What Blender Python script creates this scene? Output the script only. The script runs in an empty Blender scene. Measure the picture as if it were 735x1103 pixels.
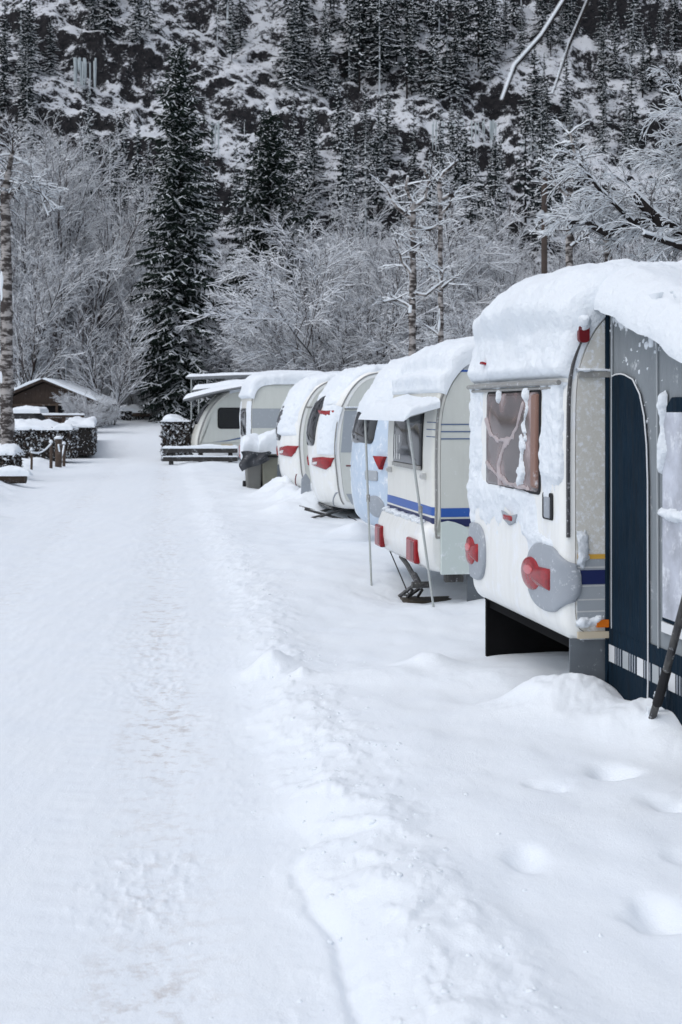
import bpy, math, random
import numpy as np
from math import sin, cos, pi, sqrt, radians
random.seed(7)
rng = np.random.default_rng(11)
SC = bpy.context.scene
COL = SC.collection

# ------------------------------------------------------------------ noise
def _h(ix, iy, iz):
    n = (ix.astype(np.int64) * 374761393 + iy.astype(np.int64) * 668265263 + iz.astype(np.int64) * 2147483647) & 0xffffffff
    n = ((n ^ (n >> 13)) * 1274126177) & 0xffffffff
    n = ((n ^ (n >> 16)) * 2246822519) & 0xffffffff
    n = n ^ (n >> 15)
    return (n & 0xffffff) / float(0xffffff) * 2 - 1

def vnoise(x, y, z=0.0):
    x = np.asarray(x, float); y = np.asarray(y, float); z = np.asarray(z, float) + 0 * x
    y = y + 0 * x
    fx, fy, fz = np.floor(x), np.floor(y), np.floor(z)
    tx, ty, tz = x - fx, y - fy, z - fz
    tx = tx * tx * tx * (tx * (tx * 6 - 15) + 10); ty = ty * ty * ty * (ty * (ty * 6 - 15) + 10); tz = tz * tz * (3 - 2 * tz)
    def c(a, b, d): return _h(fx + a, fy + b, fz + d)
    x00 = c(0,0,0) * (1-tx) + c(1,0,0) * tx; x10 = c(0,1,0) * (1-tx) + c(1,1,0) * tx
    x01 = c(0,0,1) * (1-tx) + c(1,0,1) * tx; x11 = c(0,1,1) * (1-tx) + c(1,1,1) * tx
    return (x00 * (1-ty) + x10 * ty) * (1-tz) + (x01 * (1-ty) + x11 * ty) * tz

def fbm(x, y, z=0.0, o=4, g=0.5):
    a, s, t = 1.0, 0.0, 0.0
    f = 1.0; x = np.asarray(x, float); y = np.asarray(y, float)
    for k in range(o):
        ca, sa = cos(.6 + 1.1*k), sin(.6 + 1.1*k)
        s = s + a * vnoise((x*ca - y*sa) * f + 13.1 * k, (x*sa + y*ca) * f + 7.7 * k, np.asarray(z) * f + 3.3 * k)
        t += a; a *= g; f *= 2.03
    return s / t

def sstep(a, b, x):
    t = np.clip((np.asarray(x, float) - a) / (b - a), 0, 1)
    return t * t * (3 - 2 * t)

# ------------------------------------------------------------------ materials
MATS = {}
def mat(name, color, rough=0.5, streak=0.0, bstretch=1.0, metal=0.0, var=0.0, vscale=3.0, bump=0.0, bscale=30.0, bdist=0.01, coat=0.0,
        snow=0.0, snow_scale=8.0, spec=0.5, emis=None, color2=None, c2amt=0.5):
    if name in MATS: return MATS[name]
    m = bpy.data.materials.new(name); m.use_nodes = True
    nt = m.node_tree; N = nt.nodes; Lk = nt.links
    b = N['Principled BSDF']
    b.inputs['Roughness'].default_value = rough
    b.inputs['Metallic'].default_value = metal
    b.inputs['Specular IOR Level'].default_value = spec
    if coat: b.inputs['Coat Weight'].default_value = coat; b.inputs['Coat Roughness'].default_value = 0.15
    tc = N.new('ShaderNodeTexCoord')
    col = None
    rgb = N.new('ShaderNodeRGB'); rgb.outputs[0].default_value = (*color, 1)
    col = rgb.outputs[0]
    if var or color2:
        n = N.new('ShaderNodeTexNoise'); n.inputs['Scale'].default_value = vscale; n.inputs['Detail'].default_value = 5
        n.inputs['Roughness'].default_value = 0.6
        Lk.new(tc.outputs['Object'], n.inputs['Vector'])
        mr = N.new('ShaderNodeMapRange'); mr.inputs['From Min'].default_value = 0.3; mr.inputs['From Max'].default_value = 0.7
        Lk.new(n.outputs['Fac'], mr.inputs['Value'])
        mx = N.new('ShaderNodeMix'); mx.data_type = 'RGBA'
        c2 = color2 if color2 else tuple(c * (1 - var) for c in color)
        mx.inputs['B'].default_value = (*c2, 1)
        Lk.new(col, mx.inputs['A']); 
        ml = N.new('ShaderNodeMath'); ml.operation = 'MULTIPLY'; ml.inputs[1].default_value = c2amt if color2 else 1.0
        Lk.new(mr.outputs['Result'], ml.inputs[0]); Lk.new(ml.outputs[0], mx.inputs['Factor'])
        col = mx.outputs['Result']
    if snow:   # frost and snow dust lying in patches
        n = N.new('ShaderNodeTexNoise'); n.inputs['Scale'].default_value = snow_scale; n.inputs['Detail'].default_value = 8
        n.inputs['Roughness'].default_value = 0.75
        Lk.new(tc.outputs['Object'], n.inputs['Vector'])
        mr = N.new('ShaderNodeMapRange'); mr.inputs['From Min'].default_value = 0.62 - 0.3 * snow; mr.inputs['From Max'].default_value = 0.78 - 0.3 * snow
        Lk.new(n.outputs['Fac'], mr.inputs['Value'])
        mx = N.new('ShaderNodeMix'); mx.data_type = 'RGBA'; mx.inputs['B'].default_value = (0.8, 0.83, 0.87, 1)
        Lk.new(col, mx.inputs['A']); Lk.new(mr.outputs['Result'], mx.inputs['Factor'])
        col = mx.outputs['Result']
    if streak:   # run-off dirt: grey-brown stains drawn out down the panel
        mp = N.new('ShaderNodeMapping'); mp.inputs['Scale'].default_value = (7, 7, .8); Lk.new(tc.outputs['Object'], mp.inputs['Vector'])
        n = N.new('ShaderNodeTexNoise'); n.inputs['Scale'].default_value = 1.6; n.inputs['Detail'].default_value = 7; n.inputs['Roughness'].default_value = .7; Lk.new(mp.outputs[0], n.inputs['Vector'])
        mr = N.new('ShaderNodeMapRange'); mr.inputs['From Min'].default_value = .48; mr.inputs['From Max'].default_value = .8; mr.inputs['To Max'].default_value = streak; Lk.new(n.outputs['Fac'], mr.inputs['Value'])
        mx = N.new('ShaderNodeMix'); mx.data_type = 'RGBA'; mx.inputs['B'].default_value = (.30, .29, .25, 1); Lk.new(col, mx.inputs['A']); Lk.new(mr.outputs[0], mx.inputs['Factor']); col = mx.outputs['Result']
    Lk.new(col, b.inputs['Base Color'])
    if bump:
        n = N.new('ShaderNodeTexNoise'); n.inputs['Scale'].default_value = bscale; n.inputs['Detail'].default_value = 4
        mp = N.new('ShaderNodeMapping'); mp.inputs['Scale'].default_value = (1, 1, 1/bstretch); Lk.new(tc.outputs['Object'], mp.inputs['Vector']); Lk.new(mp.outputs[0], n.inputs['Vector'])
        bp = N.new('ShaderNodeBump'); bp.inputs['Strength'].default_value = bump; bp.inputs['Distance'].default_value = bdist
        Lk.new(n.outputs['Fac'], bp.inputs['Height']); Lk.new(bp.outputs['Normal'], b.inputs['Normal'])
    MATS[name] = m
    return m

def snow_mat(name, color=(0.785, 0.828, 0.865), fine=0.4, dirt=False):
    m = bpy.data.materials.new(name); m.use_nodes = True
    nt = m.node_tree; N = nt.nodes; Lk = nt.links
    b = N['Principled BSDF']; b.inputs['Roughness'].default_value = 0.62
    b.inputs['Specular IOR Level'].default_value = 0.25
    g = N.new('ShaderNodeNewGeometry')
    def noise(scale, det, rough=0.6):
        n = N.new('ShaderNodeTexNoise'); n.inputs['Scale'].default_value = scale; n.inputs['Detail'].default_value = det
        n.inputs['Roughness'].default_value = rough
        Lk.new(g.outputs['Position'], n.inputs['Vector']); return n
    n1 = noise(2.2, 6); n2 = noise(26 if dirt else 42, 5, 0.75); n3 = noise(150, 3)
    mx = N.new('ShaderNodeMix'); mx.data_type = 'RGBA'
    mx.inputs['A'].default_value = (*color, 1); mx.inputs['B'].default_value = (color[0]*0.93, color[1]*0.95, color[2]*0.985, 1)
    Lk.new(n1.outputs['Fac'], mx.inputs['Factor'])
    out = mx.outputs['Result']
    if dirt:   # brown grit pressed into the driven track
        at = N.new('ShaderNodeAttribute'); at.attribute_name = 'dirt'
        nd = noise(9, 8, 0.72)
        mr = N.new('ShaderNodeMapRange'); mr.inputs['From Min'].default_value = 0.5; mr.inputs['From Max'].default_value = 0.74
        Lk.new(nd.outputs['Fac'], mr.inputs['Value'])
        ml = N.new('ShaderNodeMath'); ml.operation = 'MULTIPLY'
        Lk.new(mr.outputs['Result'], ml.inputs[0]); Lk.new(at.outputs['Fac'], ml.inputs[1])
        m2 = N.new('ShaderNodeMix'); m2.data_type = 'RGBA'; m2.inputs['B'].default_value = (0.36, 0.3, 0.26, 1)
        Lk.new(out, m2.inputs['A']); Lk.new(ml.outputs[0], m2.inputs['Factor'])
        out = m2.outputs['Result']
    Lk.new(out, b.inputs['Base Color'])
    b0 = None
    if not dirt:
        n0 = noise(11, 6, 0.62)
        b0 = N.new('ShaderNodeBump'); b0.inputs['Strength'].default_value = 0.75; b0.inputs['Distance'].default_value = 0.035
        Lk.new(n0.outputs['Fac'], b0.inputs['Height'])
    b1 = N.new('ShaderNodeBump'); b1.inputs['Strength'].default_value = fine
    if b0: Lk.new(b0.outputs['Normal'], b1.inputs['Normal'])
    b1.inputs['Strength'].default_value = fine; b1.inputs['Distance'].default_value = 0.008 if dirt else 0.02
    Lk.new(n2.outputs['Fac'], b1.inputs['Height'])
    b2 = N.new('ShaderNodeBump'); b2.inputs['Strength'].default_value = fine; b2.inputs['Distance'].default_value = 0.006
    Lk.new(n3.outputs['Fac'], b2.inputs['Height']); Lk.new(b1.outputs['Normal'], b2.inputs['Normal'])
    Lk.new(b2.outputs['Normal'], b.inputs['Normal'])
    MATS[name] = m
    return m

SNOW = snow_mat('snow')
SNOWG = snow_mat('ground_snow', fine=0.5, dirt=True)
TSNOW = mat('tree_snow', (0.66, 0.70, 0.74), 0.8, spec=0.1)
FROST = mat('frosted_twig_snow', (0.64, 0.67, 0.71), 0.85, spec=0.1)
BARK = mat('dark_bark', (0.030, 0.026, 0.026), 0.9, var=0.5, vscale=6, spec=0.1)
TWIG = mat('twig_bark', (0.046, 0.035, 0.032), 0.9, spec=0.1)
NEEDLE = mat('spruce_needles', (0.020, 0.032, 0.026), 0.85, var=0.4, vscale=2, spec=0.1)
NEEDLE2 = mat('far_spruce_needles', (0.022, 0.031, 0.032), 0.9, var=0.3, vscale=1, spec=0.1)

# ------------------------------------------------------------------ mesh building
class MB:
    def __init__(s): s.v = []; s.f = []; s.m = []
    def add(s, vs, fs, m=0):
        o = len(s.v); s.v.extend([tuple(float(c) for c in p) for p in vs])
        s.f.extend([tuple(i + o for i in f) for f in fs]); s.m.extend([m] * len(fs)); return s
    def box(s, x0, x1, y0, y1, z0, z1, m=0):
        vs = [(x0,y0,z0),(x1,y0,z0),(x1,y1,z0),(x0,y1,z0),(x0,y0,z1),(x1,y0,z1),(x1,y1,z1),(x0,y1,z1)]
        return s.add(vs, [(0,3,2,1),(4,5,6,7),(0,1,5,4),(1,2,6,5),(2,3,7,6),(3,0,4,7)], m)
    def tube(s, pts, r, n=8, m=0):
        pts = [np.array(p, float) for p in pts]
        if not hasattr(r, '__len__'): r = [r] * len(pts)
        vs = []; fs = []
        prev = None
        for i, p in enumerate(pts):
            d = pts[min(i+1, len(pts)-1)] - pts[max(i-1, 0)]; d = d / (np.linalg.norm(d) + 1e-9)
            if prev is None:
                a = np.array((0,0,1.)) if abs(d[2]) < 0.9 else np.array((1.,0,0))
            else: a = prev
            u = a - d * np.dot(a, d); u /= np.linalg.norm(u) + 1e-9; w = np.cross(d, u); prev = u
            for k in range(n):
                t = 2 * pi * k / n
                vs.append(p + r[i] * (cos(t) * u + sin(t) * w))
        for i in range(len(pts)-1):
            for k in range(n):
                k2 = (k+1) % n
                fs.append((i*n+k, i*n+k2, (i+1)*n+k2, (i+1)*n+k))
        fs.append(tuple(range(n-1, -1, -1))); fs.append(tuple((len(pts)-1)*n + k for k in range(n)))
        return s.add(vs, fs, m)
    def prism(s, pts, ax, a, b, m=0):
        """polygon pts extruded along axis ax ('y': pts are (x,z); 'x': pts are (y,z); 'z': pts are (x,y)) from a to b"""
        def P(p, t): return (p[0], t, p[1]) if ax == 'y' else ((t, p[0], p[1]) if ax == 'x' else (p[0], p[1], t))
        n = len(pts)
        vs = [P(p, a) for p in pts] + [P(p, b) for p in pts]
        fs = [tuple(range(n)), tuple(range(2*n-1, n-1, -1))] + [(i, (i+1) % n + 0, (i+1) % n + n, i + n) for i in range(n)]
        return s.add(vs, fs, m)
    def grid(s, A, m=0, wrap=False, mask=None):
        A = np.asarray(A); a, b = A.shape[:2]
        vs = A.reshape(-1, 3); fs = []
        for i in range(a-1):
            for j in range(b-1 + (1 if wrap else 0)):
                j2 = (j+1) % b
                if mask is not None and not mask[i, j]: continue
                fs.append((i*b+j, i*b+j2, (i+1)*b+j2, (i+1)*b+j))
        return s.add(vs, fs, m)
    def build(s, name, mats, parent=None, smooth=False, bevel=0, fix=True, angle=40):
        me = bpy.data.meshes.new(name)
        me.from_pydata(s.v, [], s.f)
        if not isinstance(mats, (list, tuple)): mats = [mats]
        for m in mats: me.materials.append(m)
        if len(mats) > 1: me.polygons.foreach_set('material_index', s.m)
        if fix:
            import bmesh
            bm = bmesh.new(); bm.from_mesh(me); bmesh.ops.recalc_face_normals(bm, faces=bm.faces); bm.to_mesh(me); bm.free()
        if smooth:
            me.polygons.foreach_set('use_smooth', [True] * len(me.polygons))
            if angle < 180:
                try: me.set_sharp_from_angle(angle=radians(angle))
                except Exception: pass
        me.update()
        o = bpy.data.objects.new(name, me); COL.objects.link(o)
        if parent is not None: o.parent = parent
        if bevel:
            md = o.modifiers.new('bevel', 'BEVEL'); md.width = bevel; md.segments = 2; md.limit_method = 'ANGLE'
        return o

def npmesh(name, V, Q, mats, mi=None, smooth=False, parent=None):
    V = np.ascontiguousarray(V, dtype=np.float32); Q = np.ascontiguousarray(Q, dtype=np.int32)
    k = Q.shape[1]
    me = bpy.data.meshes.new(name)
    me.vertices.add(len(V)); me.vertices.foreach_set('co', V.ravel())
    me.loops.add(Q.size); me.loops.foreach_set('vertex_index', Q.ravel())
    me.polygons.add(len(Q)); me.polygons.foreach_set('loop_start', np.arange(0, Q.size, k, dtype=np.int32))
    try: me.polygons.foreach_set('loop_total', np.full(len(Q), k, dtype=np.int32))
    except Exception: pass
    if not isinstance(mats, (list, tuple)): mats = [mats]
    for m in mats: me.materials.append(m)
    if mi is not None: me.polygons.foreach_set('material_index', np.ascontiguousarray(mi, dtype=np.int32))
    me.polygons.foreach_set('use_smooth', np.full(len(Q), smooth, dtype=bool))
    me.update(calc_edges=True)
    o = bpy.data.objects.new(name, me); COL.objects.link(o)
    if parent is not None: o.parent = parent
    return o

def gridq(a, b):
    i, j = np.meshgrid(np.arange(a-1), np.arange(b-1), indexing='ij')
    k = (i*b + j).ravel()
    return np.stack([k, k+1, k+b+1, k+b], 1)

def empty(name, label, cat, loc=(0,0,0), rz=0, group=None):
    o = bpy.data.objects.new(name, None); COL.objects.link(o); o.empty_display_size = 0.2
    o.location = loc; o.rotation_euler = (0,0,rz)
    o['label'] = label; o['category'] = cat
    if group: o['group'] = group
    return o
def tag(o, label=None, cat=None, group=None, kind=None):
    for k, v in (('label', label), ('category', cat), ('group', group), ('kind', kind)):
        if v: o[k] = v
    return o
def dup(root, loc, rz, sc, label, group=None):
    r = root.copy(); COL.objects.link(r); r.location = loc; r.rotation_euler = (0,0,rz); r.scale = sc
    r['label'] = label
    if group: r['group'] = group
    for ch in list(root.children):
        c = ch.copy(); COL.objects.link(c); c.parent = r
    return r

def snowcap(x0, x1, y0, y1, z, t, over=0.03, n=28, seed=0, lump=0.25, rz=None, fq=1.0):
    """closed lump of snow lying on a flat rectangle"""
    k = 24
    th = np.linspace(-pi/2, pi/2, n); ph = np.linspace(-pi/2, pi/2, k)
    sx = np.sign(np.sin(th)) * np.abs(np.sin(th))**0.6; sy = np.sign(np.sin(ph)) * np.abs(np.sin(ph))**0.6
    X = (x0+x1)/2 + sx * ((x1-x0)/2 + over); Y = (y0+y1)/2 + sy * ((y1-y0)/2 + over)
    XX, YY = np.meshgrid(X, Y, indexing='ij')
    H = t * np.abs(np.cos(th))[:, None]**0.4 * np.abs(np.cos(ph))[None, :]**0.4
    H = H * np.clip(1 + lump * (fbm(XX*2.2*fq + seed, YY*2.2*fq, seed, 3) * 1.3), .25, 2) + .012 * fbm(XX*14, YY*14, seed, 2) * (H > .02)
    sq = 1 + .0 * H; XX = XX + .02 * fbm(XX*6, YY*6, seed+3, 2); YY = YY + .02 * fbm(XX*6+9, YY*6, seed+5, 2)
    top = np.stack([XX, YY, z + H], -1)
    bot = np.stack([XX, YY, z - 0.012 + 0*H], -1)
    mb = MB(); mb.grid(top); mb.grid(bot[:, ::-1])
    for A in ((top[0], bot[0]), (top[-1], bot[-1]), (top[:, 0], bot[:, 0]), (top[:, -1], bot[:, -1])):
        mb.grid(np.stack(A, 0))
    return mb

# ------------------------------------------------------------------ terrain heights
def road_r(y): return 0.6 - 0.131 * y
def road_l(y): return -2.2 - 0.165 * y
PITS = [(1.32, 6.6, .15, .09, .07), (1.50, 6.1, .16, .08, .06), (1.16, 4.85, .2, .09, .07), (0.75, 5.4, .1, .07, .035),
        (0.98, 6.35, .13, .06, .03), (1.45, 5.45, .16, .07, .03)]
BUMPS = [(-0.5, 9.45, .15, .17, .12), (-0.27, 9.0, .1, .12, .05), (-.38, 8.2, .2, .25, .05), (-.12, 6.4, .14, .2, .04), (0.62, 9.45, .2, .2, .09), (1.70, 7.35, .36, .26, .17), (1.34, 7.88, .40, .34, .23), (1.0, 8.9, .35, .4, .06), (1.95, 7.0, .35, .35, .15), (0.2, 9.0, .35, .3, .07), (.72, 13.6, .55, 1.0, -.13),
         (-.45, 24.2, .55, 1.0, .42), (-1.15, 27.2, .5, 1.1, .40), (.2, 19.6, .3, .5, .15), (-1.0, 25.4, .3, .5, .25), (-.95, 23.0, .35, .5, .16)]
def ground_z(x, y, detail=True):
    x = np.asarray(x, float); y = np.asarray(y, float)
    z = 1.15 * sstep(42, 85, y) + 0.9 * sstep(80, 120, y)
    xr, xl = road_r(y), road_l(y)
    far = sstep(90, 70, y)
    dr = x - xr - 0.10 * vnoise(y * 0.9, 3.3) * sstep(2, 20, y) - 0.05 * vnoise(y * 2.7, 9.3)
    dl = xl - x + 0.3 * vnoise(y * 0.5, 5.1)
    inside = sstep(0.34, -0.16, dr) * sstep(0.7, -0.4, dl) * far
    z = z - (0.07 + .05*sstep(12, 6, y)) * inside
    if not detail: return z
    nf = sstep(45, 12, y)
    # windrow of ploughed lumps beside the road
    wr = np.exp(-((dr - 0.34) / 0.30) ** 2) * (0.008 + 0.060 * np.clip(fbm(x * 3.6, y * 2.6, 1, 4) + 0.12, 0, 1)) * (.30 + .70 * sstep(-.2, .4, vnoise(y*.7, 2.2))) * far * (.30 + .70*sstep(13, 6, y))
    lump = np.exp(-((dr - 0.22) / 0.30) ** 2) * 0.034 * np.clip(fbm(x * 12, y * 9, 4, 3) + 0.08, 0, 1) * nf
    wl = np.exp(-((dl - 0.6) / 0.6) ** 2) * (0.10 + 0.2 * np.clip(fbm(x * 1.6, y * 1.1, 7, 3) + 0.2, 0, 1)) * far
    z = z + wr + lump + wl
    right = sstep(0.1, 0.8, dr)
    z = z + right * (0.06 * fbm(x * 1.3, y * 0.9, 5, 3) + 0.05 * (1-sstep(60, 90, y)) * vnoise(x*.45, y*.3, 8) + 0.004 * fbm(x * 6, y * 4, 2, 3))
    z = z + sstep(0, 1.5, dl) * 0.10 * fbm(x * 0.8, y * 0.6, 6, 3)
    # driven surface: compacted, chewed-up crumbs and shallow ruts
    s = (x - xr)
    z = z + inside * (0.005 * fbm(x * 9, y * 3.2, 3, 4) + 0.02 * vnoise(x * 0.8, y * 0.35, 9))
    tr = np.exp(-((s + 0.62) / 0.28) ** 2) + np.exp(-((s + 2.15) / 0.3) ** 2)
    z = z - inside * tr * (0.014 + 0.006 * np.abs(fbm(x * 11, y * 6, 12, 4)))
    z = z - inside * np.exp(-((s + 2.15) / 0.16) ** 2) * .003 * sstep(-.2, .6, np.sin(y * 34 + 2*vnoise(y*2., 1.))) * sstep(-.3, .2, vnoise(y*.6, 5.))
    z = z - inside * np.exp(-((s + 1.05) / 0.10) ** 2) * .003 * sstep(-.2, .6, np.sin(y * 38 + 2*vnoise(y*2., 7.))) * sstep(-.2, .3, vnoise(y*.5, 9.))
    z = z + inside * np.exp(-((s + 0.62) / 0.4) ** 2) * 0.014 * np.clip(fbm(x * 30, y * 20, 14, 2) + .05, 0, 1) * sstep(.0, .4, vnoise(x*2.3, y*1.1, 4)+.15) * nf
    # plough edge line in the foreground
    z = z - 0.035 * np.exp(-((dr + 0.02) / 0.035) ** 2) * sstep(6.5, 4.5, y)
    for (px, py, rx, ry, d) in PITS:
        rx, ry, d = rx*.60, ry*.9, d*1.15
        wx = .045 * vnoise(x*9, y*9, px); wy = .05 * vnoise(x*8+4, y*8, py)
        q = ((x + wx - px) / rx) ** 2 + ((y + wy - py) / (ry*1.3)) ** 2
        z = z - d * 1.1 * np.exp(-q ** 1.15)
    for (px, py, rx, ry, d) in BUMPS:
        q = ((x - px) / rx) ** 2 + ((y - py) / ry) ** 2
        z = z + d * np.exp(-q) * (1 + 0.3 * fbm(x * 5, y * 5, 3, 4))
    for hx, hy, hh in ((-15.0, 81.0, .8), (-11.2, 82.0, .6), (-16.8, 84, .9)): z = z + hh * np.exp(-((x - hx) / 1.0) ** 2 - ((y - hy) / 1.0) ** 2) * (1 + .9 * fbm(x * 1.7, y * 1.3, 5, 3))
    # heap where the road ends
    z = z + 1.25 * np.exp(-((x + 13.0) / 3.8) ** 2 - ((y - 83) / 2.0) ** 2) * (1 + 1.1 * fbm(x * 1.3, y * .9, 2, 4))
    z = z + 0.9 * sstep(86, 100, y) * (0.5 + fbm(x * .3, y * .3, 2, 3))
    return z

def hill_z(x, y):
    x = np.asarray(x, float); y = np.asarray(y, float)
    yy = y + 9 * fbm(x * 0.012 + 4, y * 0.006, 1, 2) - 0.10 * (x + 25) * sstep(-60, 60, x) + 5 * np.exp(-((x+38)/16)**2)
    zb = np.interp(yy, [96, 112, 135, 158, 176, 200, 240, 300, 340], [2.6, 5.5, 15, 25, 36, 56, 92, 150, 185])
    zb = zb + 2.2 * fbm(x * .05, y * .05, 2, 4) * sstep(100, 130, y)
    # strata: ledges and cliff bands dipping to the right
    amp = 0.30 + 0.95 * sstep(-0.25, 0.35, fbm(x * .022 + 9, y * .02 + 3, 5, 3)) 
    amp = amp + 1.3 * np.exp(-((x + 31) / 15) ** 2 - ((y - 162) / 18) ** 2) + 1.2 * np.exp(-((x - 18) / 18) ** 2 - ((y - 152) / 16) ** 2)
    amp = np.clip(amp, 0, 1.25) * sstep(128, 150, y)
    for lam, wgt, ph in ((15.0, 1.0, 0.0), (5.2, 0.55, .4)):
        s = (zb + 0.33 * x + 3.0 * fbm(x * .045, y * .045, 7 + lam, 4)) / lam + ph
        fr = s - np.floor(s)
        step = sstep(0.55, 0.82, fr)
        zb = zb + lam * (step - fr) * 0.62 * wgt * amp
    rough = sstep(120, 150, y)
    zb = zb + rough * (1.8 * (1 - np.abs(fbm(x * .14, y * .16, 3, 4))*2.6) - 1.0 + 0.8 * fbm(x * .5, y * .5, 8, 4))
    return zb
_TX = np.arange(-110, 110.1, .5); _TY = np.arange(28, 262, .5); _TAB = None
def any_z(x, y):
    global _TAB
    if _TAB is None:
        XX, YY = np.meshgrid(_TX, _TY, indexing='ij'); _TAB = np.where(YY > 104, hill_z(XX, YY), ground_z(XX, YY))
    if y < 28 or abs(x) > 109 or y > 260: return float(hill_z(x, y)) if y > 104 else float(ground_z(x, y))
    fx = (x + 110) / .5; fy = (y - 28) / .5; i = int(fx); j = int(fy); a = fx - i; b = fy - j
    return float((_TAB[i, j]*(1-a) + _TAB[i+1, j]*a)*(1-b) + (_TAB[i, j+1]*(1-a) + _TAB[i+1, j+1]*a)*b)
# ------------------------------------------------------------------ setting
def build_ground():
    Y = [-25, -15, -8, -3, 0, 1.2, 2.0, 2.8]
    y = 3.2
    while y < 60: Y.append(y); y *= 1.0042
    while y < 112: Y.append(y); y += 0.45
    Y = np.array(Y)
    t = np.concatenate([np.linspace(-4.5, -1.0, 12), np.linspace(-.9, -.34, 24), np.linspace(-.33, .33, 500), np.linspace(.34, .9, 24), np.linspace(1.0, 4.5, 12)])
    W = np.maximum(Y, 3.0)
    X = t[None, :] * W[:, None]; YY = Y[:, None] + 0 * X
    Z = ground_z(X, YY)
    o = npmesh('snowy_ground', np.stack([X, YY, Z], -1).reshape(-1, 3), gridq(len(Y), len(t)), SNOWG, smooth=True)
    s = X - road_r(YY)
    ins = sstep(0.1, -0.2, s) * sstep(.3, -.5, road_l(YY) - X) * sstep(90, 60, YY)
    d = ins * (0.9 * np.exp(-((s + 0.62) / 0.22) ** 2) + 0.35 * np.exp(-((s + 2.15) / 0.3) ** 2) + 0.05) * (0.4 + 0.6 * sstep(-.2, .4, vnoise(X * 1.1, YY * .5, 3)))
    d = d + 2.6 * np.exp(-((X + 12.9) / 3.0) ** 2 - ((YY - 81.6) / 0.9) ** 2)
    a = o.data.attributes.new('dirt', 'FLOAT', 'POINT'); a.data.foreach_set('value', d.ravel().astype(np.float32))
    tag(o, kind='structure')

def build_hill():
    X = np.concatenate([np.linspace(-260, -75, 50), np.linspace(-74, 74, 440), np.linspace(75, 260, 50)])
    Y = np.concatenate([np.linspace(96, 128, 60), np.linspace(128.35, 200, 300), np.linspace(201, 330, 120)])
    XX, YY = np.meshgrid(X, Y)
    Z = hill_z(XX, YY)
    m = bpy.data.materials.new('snowy_rock'); m.use_nodes = True
    nt = m.node_tree; N = nt.nodes; Lk = nt.links; b = N['Principled BSDF']; b.inputs['Roughness'].default_value = .9
    b.inputs['Specular IOR Level'].default_value = 0.15
    g = N.new('ShaderNodeNewGeometry'); sep = N.new('ShaderNodeSeparateXYZ'); Lk.new(g.outputs['Normal'], sep.inputs[0])
    def noise(scale, det, r=.65, vec=None):
        n = N.new('ShaderNodeTexNoise'); n.inputs['Scale'].default_value = scale; n.inputs['Detail'].default_value = det; n.inputs['Roughness'].default_value = r
        Lk.new(vec or g.outputs['Position'], n.inputs['Vector']); return n
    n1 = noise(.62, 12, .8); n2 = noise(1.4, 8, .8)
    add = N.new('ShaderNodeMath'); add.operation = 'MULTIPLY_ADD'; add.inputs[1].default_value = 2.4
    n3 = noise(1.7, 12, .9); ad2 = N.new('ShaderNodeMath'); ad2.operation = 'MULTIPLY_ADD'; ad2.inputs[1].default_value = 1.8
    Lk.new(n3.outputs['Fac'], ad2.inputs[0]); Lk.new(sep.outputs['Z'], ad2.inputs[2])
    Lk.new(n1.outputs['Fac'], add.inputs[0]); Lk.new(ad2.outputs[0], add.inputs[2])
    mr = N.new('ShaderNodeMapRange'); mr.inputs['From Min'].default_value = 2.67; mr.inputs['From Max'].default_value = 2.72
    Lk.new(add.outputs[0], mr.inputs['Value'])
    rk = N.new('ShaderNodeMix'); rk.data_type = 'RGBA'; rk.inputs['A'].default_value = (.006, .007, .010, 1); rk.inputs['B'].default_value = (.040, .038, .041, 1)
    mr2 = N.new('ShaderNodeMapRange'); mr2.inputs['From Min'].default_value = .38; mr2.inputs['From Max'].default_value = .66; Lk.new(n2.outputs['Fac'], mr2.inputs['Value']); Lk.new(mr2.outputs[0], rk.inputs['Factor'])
    sn = N.new('ShaderNodeMix'); sn.data_type = 'RGBA'; sn.inputs['B'].default_value = (.68, .71, .76, 1)  # slope snow darker than ground snow: distant shading is put into its colour
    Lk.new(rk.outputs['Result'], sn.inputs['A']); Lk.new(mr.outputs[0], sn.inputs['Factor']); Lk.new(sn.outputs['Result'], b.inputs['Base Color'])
    bp = N.new('ShaderNodeBump'); bp.inputs['Strength'].default_value = .8; bp.inputs['Distance'].default_value = .8
    Lk.new(n1.outputs['Fac'], bp.inputs['Height']); Lk.new(bp.outputs['Normal'], b.inputs['Normal'])
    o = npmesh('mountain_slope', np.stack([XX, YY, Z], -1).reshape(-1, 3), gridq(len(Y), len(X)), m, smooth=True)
    tag(o, kind='structure')

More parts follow.
